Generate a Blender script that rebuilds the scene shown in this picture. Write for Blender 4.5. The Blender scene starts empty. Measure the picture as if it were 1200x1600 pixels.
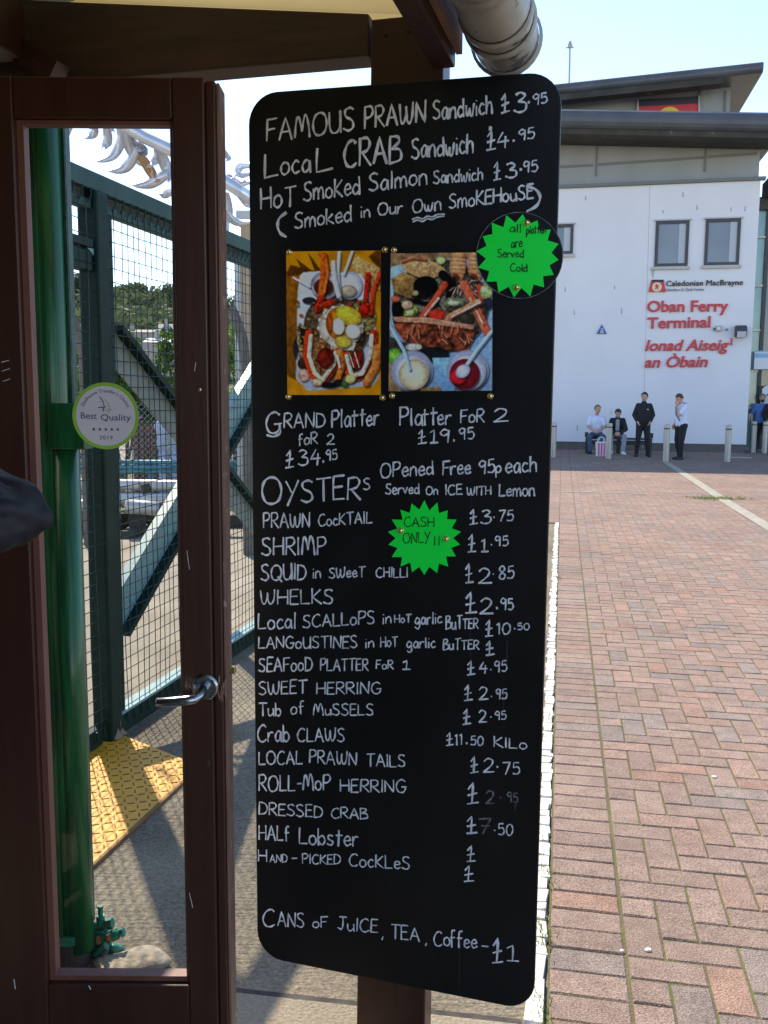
import bpy, bmesh, math, random
import numpy as np
from mathutils import Vector, Matrix

SC = bpy.context.scene
COL = SC.collection
R = math.radians
rnd = random.Random(7)

# ------------------------------------------------------------------ camera
CAM_H = 1.55
FPX = 1450.0            # focal length in pixels of the 1200x1600 photograph
PITCH = math.atan(180 / FPX)
ROLL = R(0.44)
F = Vector((0, math.cos(PITCH), -math.sin(PITCH)))
R0 = Vector((1, 0, 0))
U0 = Vector((0, math.sin(PITCH), math.cos(PITCH)))
RT = math.cos(ROLL) * R0 + math.sin(ROLL) * U0
UP = math.cos(ROLL) * U0 - math.sin(ROLL) * R0
EYE = Vector((0, 0, CAM_H))
cam = bpy.data.objects.new('camera', bpy.data.cameras.new('camera'))
COL.objects.link(cam)
M4 = Matrix((RT, UP, -F)).transposed().to_4x4()
M4.translation = EYE
cam.matrix_world = M4
cam.data.sensor_fit = 'VERTICAL'
cam.data.sensor_height = 36
cam.data.sensor_width = 27
cam.data.lens = FPX / 1600 * 36
cam.data.clip_start = 0.05
cam.data.clip_end = 3000
SC.camera = cam

# ------------------------------------------------------------------ light
SUN_AZ = R(-24)          # left of straight ahead
SUN_EL = R(48)
SC.view_settings.view_transform = 'Standard'
SC.view_settings.look = 'None'
SC.view_settings.exposure = 1.2
SC.view_settings.gamma = 1
SC.render.film_transparent = False
SC.cycles.max_bounces = 8
SC.cycles.transparent_max_bounces = 24
SC.cycles.use_denoising = True
W = bpy.data.worlds.new('World')
SC.world = W
W.use_nodes = True
wn = W.node_tree.nodes
wl = W.node_tree.links
wn.clear()
sky = wn.new('ShaderNodeTexSky')
sky.sky_type = 'NISHITA'
sky.sun_disc = False
sky.sun_elevation = SUN_EL
sky.sun_rotation = SUN_AZ
sky.altitude = 0
sky.air_density = 0.85
sky.dust_density = 0.15
sky.ozone_density = 0.6
bg = wn.new('ShaderNodeBackground')
bg.inputs[1].default_value = 0.15
wo = wn.new('ShaderNodeOutputWorld')
wl.new(sky.outputs[0], bg.inputs[0])
wl.new(bg.outputs[0], wo.inputs[0])
sun = bpy.data.objects.new('sun', bpy.data.lights.new('sun', 'SUN'))
COL.objects.link(sun)
sun.data.energy = 3.3
sun.data.angle = R(0.53)
sun.data.color = (1.0, 0.88, 0.70)
SDIR = Vector((math.sin(SUN_AZ) * math.cos(SUN_EL), math.cos(SUN_AZ) * math.cos(SUN_EL), math.sin(SUN_EL)))
sun.rotation_euler = SDIR.to_track_quat('Z', 'Y').to_euler()

# ------------------------------------------------------------------ helpers
def ray(px, py):
    return ((px - 600) * RT - (py - 800) * UP + FPX * F).normalized()
def on_plane(px, py, p, n):
    d = ray(px, py)
    return EYE + d * ((Vector(p) - EYE).dot(n) / d.dot(n))
def ground(px, py, z=0.0):
    return on_plane(px, py, Vector((0, 0, z)), Vector((0, 0, 1)))
def at(px, py, y):
    return on_plane(px, py, Vector((0, y, 0)), Vector((0, 1, 0)))

class MB:
    def __init__(s):
        s.v = []; s.f = []; s.c = []
    def add(s, vs, fs):
        b = len(s.v)
        s.v += [tuple(v) for v in vs]
        s.f += [tuple(i + b for i in f) for f in fs]
        return s
    def frame_box(s, c, ax, ay, az):
        c = Vector(c)
        vs = [c + i * ax + j * ay + k * az for k in (-1, 1) for j in (-1, 1) for i in (-1, 1)]
        fs = [(0, 2, 3, 1), (4, 5, 7, 6), (0, 1, 5, 4), (2, 6, 7, 3), (0, 4, 6, 2), (1, 3, 7, 5)]
        return s.add(vs, fs)
    def box(s, c, size, rz=0.0):
        cx, sn = math.cos(rz), math.sin(rz)
        return s.frame_box(c, Vector((cx, sn, 0)) * size[0] / 2, Vector((-sn, cx, 0)) * size[1] / 2, Vector((0, 0, size[2] / 2)))
    def bar(s, a, b, w, h, up=(0, 0, 1)):
        a = Vector(a); b = Vector(b); d = (b - a).normalized()
        sd = d.cross(Vector(up))
        if sd.length < 1e-5: sd = d.cross(Vector((1, 0, 0)))
        sd.normalize(); u = sd.cross(d)
        return s.frame_box((a + b) / 2, sd * w / 2, d * (b - a).length / 2, u * h / 2)
    def tube(s, pts, r, n=8, cap=True):
        pts = [Vector(p) for p in pts]
        rs = r if isinstance(r, (list, tuple)) else [r] * len(pts)
        base = len(s.v); prev = None
        for i, p in enumerate(pts):
            d = (pts[min(i + 1, len(pts) - 1)] - pts[max(i - 1, 0)]).normalized()
            if prev is None:
                a = d.cross(Vector((0, 0, 1)))
                if a.length < 0.1: a = d.cross(Vector((1, 0, 0)))
            else:
                a = prev - d * prev.dot(d)
            a.normalize(); prev = a; b = d.cross(a)
            for k in range(n):
                t = 2 * math.pi * k / n
                s.v.append(tuple(p + (a * math.cos(t) + b * math.sin(t)) * rs[i]))
        for i in range(len(pts) - 1):
            for k in range(n):
                k2 = (k + 1) % n
                s.f.append((base + i * n + k, base + i * n + k2, base + (i + 1) * n + k2, base + (i + 1) * n + k))
        if cap:
            s.f.append(tuple(base + k for k in reversed(range(n))))
            s.f.append(tuple(base + (len(pts) - 1) * n + k for k in range(n)))
        return s
    def ball(s, c, r, nu=12, nv=8, m=None):
        c = Vector(c); base = len(s.v)
        rr = r if isinstance(r, (tuple, list)) else (r, r, r)
        for j in range(nv + 1):
            ph = math.pi * j / nv
            for i in range(nu):
                th = 2 * math.pi * i / nu
                p = Vector((math.sin(ph) * math.cos(th) * rr[0], math.sin(ph) * math.sin(th) * rr[1], math.cos(ph) * rr[2]))
                if m: p = m @ p
                s.v.append(tuple(c + p))
        for j in range(nv):
            for i in range(nu):
                i2 = (i + 1) % nu
                if j == 0: s.f.append((base + i, base + nu + i, base + nu + i2))
                elif j == nv - 1: s.f.append((base + j * nu + i, base + (j + 1) * nu + i, base + j * nu + i2))
                else: s.f.append((base + j * nu + i, base + (j + 1) * nu + i, base + (j + 1) * nu + i2, base + j * nu + i2))
        return s
    def prism(s, front, back):
        n = len(front)
        fs = [tuple(range(n)), tuple(range(2 * n - 1, n - 1, -1))]
        for i in range(n):
            j = (i + 1) % n
            fs.append((i, i + n, j + n, j))
        return s.add(list(front) + list(back), fs)
    def plate(s, pts, n, t):
        """polygon pts (world), thickened by t against the normal n"""
        n = Vector(n)
        return s.prism([Vector(p) for p in pts], [Vector(p) - n * t for p in pts])
    def poly(s, pts):
        return s.add(pts, [tuple(range(len(pts)))])

def wloc(o):
    v = Vector((0, 0, 0))
    while o:
        v = v + o.location; o = o.parent
    return v

def build(name, mb, mat, parent=None, base=None, smooth=False, colors=None):
    off = wloc(parent) if parent else Vector(base or (0, 0, 0))
    me = bpy.data.meshes.new(name)
    me.from_pydata([(v[0] - off.x, v[1] - off.y, v[2] - off.z) for v in mb.v], [], mb.f)
    mats = mat if isinstance(mat, (list, tuple)) else [mat]
    for m in mats: me.materials.append(m)
    if smooth: me.shade_smooth()
    if colors is not None:
        at_ = me.color_attributes.new('Col', 'FLOAT_COLOR', 'POINT')
        at_.data.foreach_set('color', np.asarray(colors, dtype=np.float32).ravel())
    o = bpy.data.objects.new(name, me)
    COL.objects.link(o)
    if parent: o.parent = parent
    else: o.location = off
    return o
def bevel(o, w=0.003, seg=2):
    m = o.modifiers.new('bevel', 'BEVEL'); m.width = w; m.segments = seg; m.limit_method = 'ANGLE'; m.angle_limit = R(40)
    return o
def tag(o, label=None, cat=None, group=None, kind=None):
    if label: o['label'] = label
    if cat: o['category'] = cat
    if group: o['group'] = group
    if kind: o['kind'] = kind
    return o
def thing(name, label, cat, loc=(0, 0, 0), group=None):
    o = bpy.data.objects.new(name, None)
    COL.objects.link(o); o.location = loc; o.empty_display_size = 0.1
    return tag(o, label, cat, group)
def copy_tree(o, parent=None):
    c = o.copy(); COL.objects.link(c)
    if parent: c.parent = parent
    for ch in list(o.children): copy_tree(ch, c)
    return c

# ------------------------------------------------------------------ materials
def nt(name):
    m = bpy.data.materials.new(name); m.use_nodes = True
    t = m.node_tree
    return m, t, t.nodes, t.links, t.nodes['Principled BSDF']
def mat(name, col, col2=None, rough=0.6, metal=0.0, scale=8.0, detail=6, bump=0.0, bscale=None, spec=0.5, stretch=None, lo=0.35, hi=0.65, coat=0.0, speck=None, dist=0.02):
    m, t, N, L, b = nt(name)
    b.inputs['Roughness'].default_value = rough
    b.inputs['Metallic'].default_value = metal
    b.inputs['Specular IOR Level'].default_value = spec
    b.inputs['Coat Weight'].default_value = coat
    tc = N.new('ShaderNodeTexCoord'); mp = N.new('ShaderNodeMapping')
    L.new(tc.outputs['Object'], mp.inputs[0])
    if stretch: mp.inputs['Scale'].default_value = stretch
    nz = N.new('ShaderNodeTexNoise'); nz.inputs['Scale'].default_value = scale; nz.inputs['Detail'].default_value = detail
    nz.inputs['Roughness'].default_value = 0.62
    L.new(mp.outputs[0], nz.inputs[0])
    cr = N.new('ShaderNodeValToRGB')
    cr.color_ramp.elements[0].position = lo; cr.color_ramp.elements[1].position = hi
    cr.color_ramp.elements[0].color = (*col, 1); cr.color_ramp.elements[1].color = (*(col2 or col), 1)
    L.new(nz.outputs[0], cr.inputs[0])
    out = cr.outputs[0]
    if speck:
        n2 = N.new('ShaderNodeTexNoise'); n2.inputs['Scale'].default_value = speck[1]; n2.inputs['Detail'].default_value = 3
        L.new(tc.outputs['Object'], n2.inputs[0])
        c2 = N.new('ShaderNodeValToRGB'); c2.color_ramp.elements[0].position = speck[2]; c2.color_ramp.elements[1].position = speck[2] + 0.05
        L.new(n2.outputs[0], c2.inputs[0])
        mx = N.new('ShaderNodeMix'); mx.data_type = 'RGBA'
        L.new(c2.outputs[0], mx.inputs[0]); L.new(out, mx.inputs[6]); mx.inputs[7].default_value = (*speck[0], 1)
        out = mx.outputs[2]
    L.new(out, b.inputs['Base Color'])
    if bump:
        nb = N.new('ShaderNodeTexNoise'); nb.inputs['Scale'].default_value = bscale or scale * 6; nb.inputs['Detail'].default_value = 5
        L.new(mp.outputs[0], nb.inputs[0])
        bp = N.new('ShaderNodeBump'); bp.inputs['Strength'].default_value = bump; bp.inputs['Distance'].default_value = dist
        L.new(nb.outputs[0], bp.inputs['Height']); L.new(bp.outputs[0], b.inputs['Normal'])
    return m
def glass_mat(name, tint=(1, 1, 1), gloss=0.06, fres=True, rough=0.0, thin=0.97):
    m = bpy.data.materials.new(name); m.use_nodes = True
    t = m.node_tree; N = t.nodes; L = t.links; N.clear()
    o = N.new('ShaderNodeOutputMaterial'); mx = N.new('ShaderNodeMixShader')
    tr = N.new('ShaderNodeBsdfTransparent'); gl = N.new('ShaderNodeBsdfGlossy')
    tr.inputs[0].default_value = (*[c * thin for c in tint], 1); gl.inputs['Roughness'].default_value = rough
    if fres:
        fr = N.new('ShaderNodeFresnel'); fr.inputs[0].default_value = 1.45; L.new(fr.outputs[0], mx.inputs[0])
    else: mx.inputs[0].default_value = gloss
    L.new(tr.outputs[0], mx.inputs[1]); L.new(gl.outputs[0], mx.inputs[2]); L.new(mx.outputs[0], o.inputs[0])
    return m
def vcol_mat(name, rough=0.4, spec=0.5, mult_noise=None, bump=0.0, bscale=200, coat=0.0):
    m, t, N, L, b = nt(name)
    b.inputs['Roughness'].default_value = rough; b.inputs['Specular IOR Level'].default_value = spec; b.inputs['Coat Weight'].default_value = coat
    a = N.new('ShaderNodeVertexColor'); a.layer_name = 'Col'
    out = a.outputs[0]
    tc = N.new('ShaderNodeTexCoord')
    if mult_noise:
        for sc_, lo, hi in mult_noise:
            nz = N.new('ShaderNodeTexNoise'); nz.inputs['Scale'].default_value = sc_; nz.inputs['Detail'].default_value = 5; nz.inputs['Roughness'].default_value = 0.65
            L.new(tc.outputs['Object'], nz.inputs[0])
            mr = N.new('ShaderNodeMapRange'); mr.inputs[1].default_value = 0.3; mr.inputs[2].default_value = 0.7; mr.inputs[3].default_value = lo; mr.inputs[4].default_value = hi
            L.new(nz.outputs[0], mr.inputs[0])
            mx = N.new('ShaderNodeMix'); mx.data_type = 'RGBA'; mx.blend_type = 'MULTIPLY'; mx.inputs[0].default_value = 1
            L.new(out, mx.inputs[6]); L.new(mr.outputs[0], mx.inputs[7]); out = mx.outputs[2]
    L.new(out, b.inputs['Base Color'])
    if bump:
        nb = N.new('ShaderNodeTexNoise'); nb.inputs['Scale'].default_value = bscale; nb.inputs['Detail'].default_value = 4
        L.new(tc.outputs['Object'], nb.inputs[0])
        bp = N.new('ShaderNodeBump'); bp.inputs['Strength'].default_value = bump; bp.inputs['Distance'].default_value = 0.01
        L.new(nb.outputs[0], bp.inputs['Height']); L.new(bp.outputs[0], b.inputs['Normal'])
    return m
def leaf_mat(name, c1, c2, scale=1.5, trans=0.35):
    m, t, N, L, b = nt(name)
    tc = N.new('ShaderNodeTexCoord'); nz = N.new('ShaderNodeTexNoise'); nz.inputs['Scale'].default_value = scale; nz.inputs['Detail'].default_value = 4
    L.new(tc.outputs['Object'], nz.inputs[0])
    cr = N.new('ShaderNodeValToRGB'); cr.color_ramp.elements[0].position = .35; cr.color_ramp.elements[1].position = .65
    cr.color_ramp.elements[0].color = (*c1, 1); cr.color_ramp.elements[1].color = (*c2, 1)
    L.new(nz.outputs[0], cr.inputs[0]); L.new(cr.outputs[0], b.inputs['Base Color'])
    b.inputs['Roughness'].default_value = 0.6; b.inputs['Specular IOR Level'].default_value = .12
    tr = N.new('ShaderNodeBsdfTranslucent'); L.new(cr.outputs[0], tr.inputs[0])
    mx = N.new('ShaderNodeMixShader'); mx.inputs[0].default_value = trans
    L.new(b.outputs[0], mx.inputs[1]); L.new(tr.outputs[0], mx.inputs[2])
    L.new(mx.outputs[0], N['Material Output'].inputs[0])
    return m

M = {}
M['wood'] = mat('dark_brown_paint', (0.036, 0.010, 0.0055), (0.056, 0.017, 0.0095), rough=0.42, scale=3, stretch=(6, 6, .6), bump=0.12, bscale=14, speck=((0.10, 0.045, 0.03), 55, 0.74), dist=.004)
M['wood_red'] = mat('lit_red_brown_bead', (0.14, 0.052, 0.036), (0.19, 0.075, 0.052), rough=0.5, scale=5, stretch=(4, 4, .5), bump=0.15, bscale=30, dist=.003)  # lighter than the door wood, outside light put into the colour
M['wood_beam'] = mat('aged_brown_timber', (0.045, 0.024, 0.014), (0.085, 0.045, 0.026), rough=0.6, scale=4, stretch=(1.0, 1.0, 7), bump=0.2, bscale=12, dist=.006)
M['raw_wood'] = mat('bare_edge_wood', (0.30, 0.18, 0.12), (0.20, 0.12, 0.08), rough=0.7, scale=20)
M['board'] = mat('blackboard_paint', (0.005, 0.0052, 0.006), (0.012, 0.012, 0.0135), rough=0.45, scale=3.2, stretch=(1.4, 1.4, .7), bump=0.03, bscale=180, dist=.001, spec=0.25, lo=.42, hi=.8, speck=((0.04, 0.041, 0.044), 240, .74))
M['chalk'] = mat('white_chalk_pen', (0.52, 0.55, 0.62), (0.84, 0.86, 0.91), rough=0.85, scale=48, spec=0.1)
M['chalk_faint'] = mat('rubbed_chalk', (0.07, 0.072, 0.08), (0.24, 0.25, 0.27), rough=0.9, scale=90, spec=0.1)
M['drip'] = mat('chalk_drip', (0.014, 0.015, 0.017), (0.05, 0.052, 0.06), rough=0.7, scale=30, spec=0.1)
M['brass'] = mat('brass', (0.72, 0.50, 0.20), (0.85, 0.66, 0.30), rough=0.25, metal=1, scale=60)
M['neon'] = mat('neon_green_card', (0.0, 0.98, 0.05), (0.005, 0.99, 0.08), rough=0.5, scale=6, spec=0.35)
M['ink'] = mat('black_felt_pen', (0.006, 0.02, 0.008), rough=0.6)
M['laminate'] = glass_mat('laminate_film', thin=.93, fres=False, gloss=0.07, rough=0.12)
M['laminate_edge'] = mat('laminate_margin', (0.009, 0.009, 0.010), rough=0.28, spec=0.35, bump=0.12, bscale=25, dist=.01)
M['pane'] = glass_mat('window_glass', thin=.93)
M['chrome'] = mat('brushed_chrome', (0.50, 0.52, 0.56), (0.30, 0.32, 0.36), rough=0.24, metal=1, scale=30)
M['green'] = mat('gloss_green_paint', (0.003, 0.05, 0.016), (0.008, 0.16, 0.045), rough=0.36, scale=9, stretch=(5, 5, .35), bump=0.25, bscale=60, speck=((0.12, 0.2, 0.13), 70, 0.71), dist=.004, coat=.3)
M['green_worn'] = mat('pitted_green_paint', (0.03, 0.12, 0.085), (0.012, 0.05, 0.04), rough=0.35, scale=30, bump=0.6, bscale=120, dist=.006)
M['fence'] = mat('dark_green_steel', (0.004, 0.017, 0.012), (0.008, 0.030, 0.022), rough=0.5, spec=.15, scale=9, bump=0.2, bscale=70, speck=((0.2, 0.26, 0.25), 60, 0.74), dist=.004)
M['fence_mid'] = mat('mid_green_steel', (0.022, 0.058, 0.05), (0.036, 0.085, 0.074), rough=0.5, spec=.2, scale=9, speck=((0.25, 0.3, 0.3), 60, 0.73))  # lighter green than the posts, with pale specks
M['rust_green'] = mat('rusting_green_strip', (0.02, 0.035, 0.03), (0.08, 0.075, 0.05), rough=.8, scale=40)
M['fence_pale'] = mat('sunlit_green_steel', (0.12, 0.24, 0.24), (0.19, 0.33, 0.33), rough=0.42, scale=40, speck=((0.4, 0.5, 0.5), 80, 0.66))  # paler copy of the fence steel with sunlight put into its colour
M['wire'] = mat('green_wire', (0.008, 0.025, 0.027), (0.018, 0.045, 0.047), rough=0.5, spec=.2, scale=20)
M['galv'] = mat('galvanised_wire', (0.40, 0.41, 0.42), (0.30, 0.31, 0.32), rough=0.5, metal=.6, scale=20)
M['silver'] = mat('polished_steel', (0.66, 0.66, 0.74), (0.52, 0.54, 0.60), rough=0.36, metal=.5, scale=8, speck=((.8, .8, .84), 5, .6))
M['bronze'] = mat('tarnished_bronze', (0.42, 0.24, 0.11), (0.5, 0.32, 0.18), rough=0.35, metal=.6, scale=14)
M['yellow'] = mat('yellow_tread_paint', (0.74, 0.35, 0.006), (0.62, 0.28, 0.008), rough=0.55, scale=5, bump=0.1, bscale=60, dist=.004)
M['rust'] = mat('rusty_edge', (0.16, 0.07, 0.02), (0.25, 0.13, 0.04), rough=0.8, scale=20)
M['grey_plastic'] = mat('weathered_gutter_plastic', (0.36, 0.345, 0.325), (0.22, 0.205, 0.19), rough=0.42, scale=7, speck=((0.03, 0.026, 0.022), 16, 0.61), lo=.4, hi=.75)
M['dirt'] = mat('black_grime', (0.02, 0.018, 0.016), (0.06, 0.05, 0.045), rough=0.85, scale=25)
M['roof_sheet'] = mat('yellowed_roof_sheet', (0.72, 0.60, 0.30), (0.62, 0.50, 0.24), rough=0.5, scale=3, stretch=(1, 10, 1))
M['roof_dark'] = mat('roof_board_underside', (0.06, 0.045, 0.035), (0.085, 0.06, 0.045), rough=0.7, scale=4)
M['white_wall'] = mat('white_render', (0.69, 0.685, 0.735), (0.73, 0.725, 0.77), rough=0.85, scale=0.7, bump=0.06, bscale=30, speck=((0.60, 0.60, 0.62), 2.2, 0.72))
M['clad'] = mat('grey_cladding', (0.25, 0.26, 0.265), (0.29, 0.30, 0.305), rough=0.55, scale=.8, stretch=(1, 1, .3))
M['clad_joint'] = mat('cladding_joint', (0.165, 0.17, 0.175), rough=0.7)
M['roof_metal'] = mat('charcoal_roof_metal', (0.055, 0.06, 0.075), (0.085, 0.09, 0.105), rough=0.45, scale=.9, bump=.03)
M['roof_speckled'] = mat('dark_speckled_soffit', (0.03, 0.027, 0.024), (0.06, 0.055, 0.045), rough=0.85, scale=1.6, speck=((0.28, 0.27, 0.22), 3.2, 0.70))  # dark base with sparse pale specks
M['win_frame'] = mat('dark_grey_frame', (0.035, 0.037, 0.045), (0.05, 0.05, 0.058), rough=0.5)
M['win_glass'] = mat('reflecting_window', (0.10, 0.11, 0.14), (0.17, 0.18, 0.22), rough=0.08, scale=.4, spec=0.9)
M['blind'] = mat('pale_blind', (0.42, 0.45, 0.5), rough=0.5)
M['sill'] = mat('stone_sill', (0.42, 0.41, 0.42), (0.5, 0.49, 0.5), rough=0.8)
M['red_letter'] = mat('red_sign_letters', (0.60, 0.03, 0.045), (0.52, 0.025, 0.04), rough=0.45, scale=3)
M['black_letter'] = mat('black_sign_letters', (0.012, 0.012, 0.016), rough=0.5)
M['grey_letter'] = mat('grey_sign_letters', (0.32, 0.33, 0.38), rough=0.6)
M['cream'] = mat('cream_disc', (0.75, 0.58, 0.42), rough=0.5)
M['yellow_disc'] = mat('yellow_disc', (0.80, 0.52, 0.05), rough=0.5)
M['navy'] = mat('navy_panel', (0.02, 0.022, 0.055), rough=0.5)
M['blue_sign'] = mat('blue_sign', (0.02, 0.08, 0.30), rough=0.45)
M['white_sign'] = mat('white_sign', (0.66, 0.68, 0.72), rough=0.5)
M['aqua'] = mat('aqua_band', (0.12, 0.33, 0.58), (0.3, 0.5, 0.7), rough=0.5, scale=2)
M['steel_post'] = mat('brushed_steel_bollard', (0.32, 0.31, 0.295), (0.44, 0.425, 0.40), rough=0.4, metal=.5, scale=4, stretch=(8, 8, .5))
M['bench'] = mat('black_bench_wood', (0.012, 0.013, 0.014), (0.022, 0.023, 0.024), rough=0.5)
M['skin'] = mat('skin', (0.50, 0.27, 0.20), (0.56, 0.31, 0.23), rough=0.55, scale=9)
M['hair_dark'] = mat('dark_hair', (0.014, 0.010, 0.008), (0.03, 0.02, 0.015), rough=0.6, scale=60)
M['hair_brown'] = mat('brown_hair', (0.05, 0.03, 0.018), (0.08, 0.05, 0.03), rough=0.6, scale=60)
M['hair_grey'] = mat('grey_hair', (0.15, 0.11, 0.085), (0.24, 0.19, 0.15), rough=0.6, scale=60)
M['black_cloth'] = mat('black_cloth', (0.008, 0.008, 0.010), (0.016, 0.016, 0.019), rough=0.8, scale=20, bump=.2, bscale=15)
M['jacket'] = mat('navy_black_jacket', (0.006, 0.0065, 0.012), (0.011, 0.0115, 0.019), rough=0.65, scale=14, bump=.5, bscale=9, dist=.02, spec=.4)
M['white_cloth'] = mat('pale_shirt', (0.62, 0.64, 0.80), (0.70, 0.72, 0.86), rough=0.8, scale=12, bump=.2, bscale=14)
M['grey_cloth'] = mat('grey_cloth', (0.26, 0.28, 0.34), (0.33, 0.35, 0.41), rough=0.85, scale=14, bump=.2, bscale=14)
M['denim'] = mat('blue_denim', (0.05, 0.075, 0.13), (0.075, 0.105, 0.17), rough=0.85, scale=14, bump=.2, bscale=14)
M['blue_cloth'] = mat('bright_blue_shirt', (0.07, 0.15, 0.42), (0.09, 0.19, 0.5), rough=0.8, scale=14, bump=.2, bscale=14)
M['white_shoe'] = mat('white_trainer', (0.74, 0.75, 0.82), rough=0.6)
M['black_shoe'] = mat('black_shoe', (0.012, 0.012, 0.013), rough=0.5)
M['pink'] = mat('pink_stripes', (0.55, 0.09, 0.24), (0.62, 0.12, 0.3), rough=0.6)
M['rock'] = mat('pale_rock', (0.40, 0.35, 0.26), (0.24, 0.21, 0.16), rough=0.9, scale=12, bump=.6, bscale=30)
M['valve_green'] = mat('chipped_green_fitting', (0.01, 0.17, 0.10), (0.02, 0.26, 0.17), rough=0.4, scale=40, speck=((0.10, 0.06, 0.045), 60, 0.58))
M['bark'] = mat('grey_timber', (0.10, 0.085, 0.07), (0.17, 0.15, 0.13), rough=0.9, scale=6, stretch=(5, 5, .6), bump=.4)
M['tan_post'] = mat('tan_pillar', (0.30, 0.22, 0.15), (0.38, 0.29, 0.20), rough=0.8, scale=4)
M['alu'] = mat('aluminium_pipe', (0.55, 0.55, 0.54), (0.42, 0.42, 0.41), rough=0.4, metal=.3, scale=3)
M['dark_steel'] = mat('dark_machinery', (0.03, 0.028, 0.026), (0.07, 0.06, 0.05), rough=0.7, scale=6)
M['aqua_rail'] = mat('teal_painted_rail', (0.05, 0.18, 0.24), (0.08, 0.25, 0.31), rough=0.45)
M['blue_bag'] = mat('pale_blue_sack', (0.34, 0.42, 0.60), (0.5, 0.56, 0.7), rough=0.6, scale=6, bump=.4, bscale=8)
M['pot'] = mat('terracotta', (0.13, 0.07, 0.045), (0.19, 0.09, 0.055), rough=0.85)
M['leaf_hill'] = leaf_mat('hill_leaves', (0.075, 0.105, 0.05), (0.15, 0.185, 0.085), scale=.05)
M['leaf_tree'] = leaf_mat('tree_leaves', (0.06, 0.09, 0.042), (0.11, 0.15, 0.065), scale=.3)
M['leaf_bright'] = leaf_mat('bush_leaves', (0.05, 0.11, 0.02), (0.13, 0.20, 0.035), scale=2, trans=.45)
M['flower'] = leaf_mat('pink_petals', (0.62, 0.12, 0.36), (0.5, 0.2, 0.4), scale=3)
M['grass'] = leaf_mat('grass_blades', (0.10, 0.16, 0.025), (0.22, 0.24, 0.05), scale=6)
M['moss'] = mat('mossy_joint_sand', (0.10, 0.082, 0.05), (0.14, 0.13, 0.045), rough=0.95, scale=4, speck=((0.10, 0.12, 0.02), 11, 0.56), bump=.4, bscale=80)
M['paver'] = vcol_mat('brick_paver', rough=0.85, spec=.25, mult_noise=[(.8, .86, 1.14), (210, .35, 1.75), (14, .82, 1.16)], bump=.6, bscale=200)
M['white_kerb'] = mat('white_painted_stone', (0.62, 0.60, 0.54), (0.74, 0.72, 0.67), rough=0.85, scale=14, speck=((0.26, 0.24, 0.16), 22, 0.66), bump=.5, bscale=60)
M['pale_concrete'] = mat('pale_channel_concrete', (0.27, 0.25, 0.20), (0.35, 0.33, 0.27), rough=0.9, scale=7)
M['house_white'] = mat('house_white', (0.62, 0.62, 0.6), (0.7, 0.7, 0.68), rough=0.8)
M['house_grey'] = mat('house_grey', (0.30, 0.28, 0.26), (0.36, 0.34, 0.32), rough=0.8)
M['slate'] = mat('slate_roof', (0.10, 0.095, 0.095), (0.15, 0.14, 0.14), rough=0.7)
M['red_roof'] = mat('pink_tile_roof', (0.34, 0.16, 0.12), (0.40, 0.20, 0.15), rough=0.8)
M['green_glass'] = mat('green_tinted_glass', (0.16, 0.30, 0.29), (0.26, 0.42, 0.40), rough=0.12, scale=.9, spec=.9)
M['dark_glass'] = mat('dark_shop_glass', (0.05, 0.055, 0.065), (0.12, 0.13, 0.145), rough=0.08, scale=.6, spec=.9)
M['lamp_lens'] = mat('frosted_lens', (0.42, 0.44, 0.46), rough=0.35)
M['sticker'] = mat('sticker_paper', (0.66, 0.60, 0.66), (0.72, 0.66, 0.70), rough=0.4)
M['lime'] = mat('lime_rim', (0.26, 0.50, 0.05), (0.30, 0.56, 0.06), rough=0.4)
M['violet'] = mat('violet_print', (0.055, 0.04, 0.17), rough=0.5)
M['olive'] = mat('olive_print', (0.40, 0.42, 0.10), rough=0.5)
M['bag_strap'] = mat('dark_blue_strap', (0.02, 0.025, 0.07), rough=0.7)
M['hill'] = mat('hill_grass', (0.05, 0.085, 0.025), (0.09, 0.13, 0.04), rough=0.95, scale=.03)
M['yellow_post'] = mat('yellow_paint', (0.72, 0.42, 0.03), rough=0.5)

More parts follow.
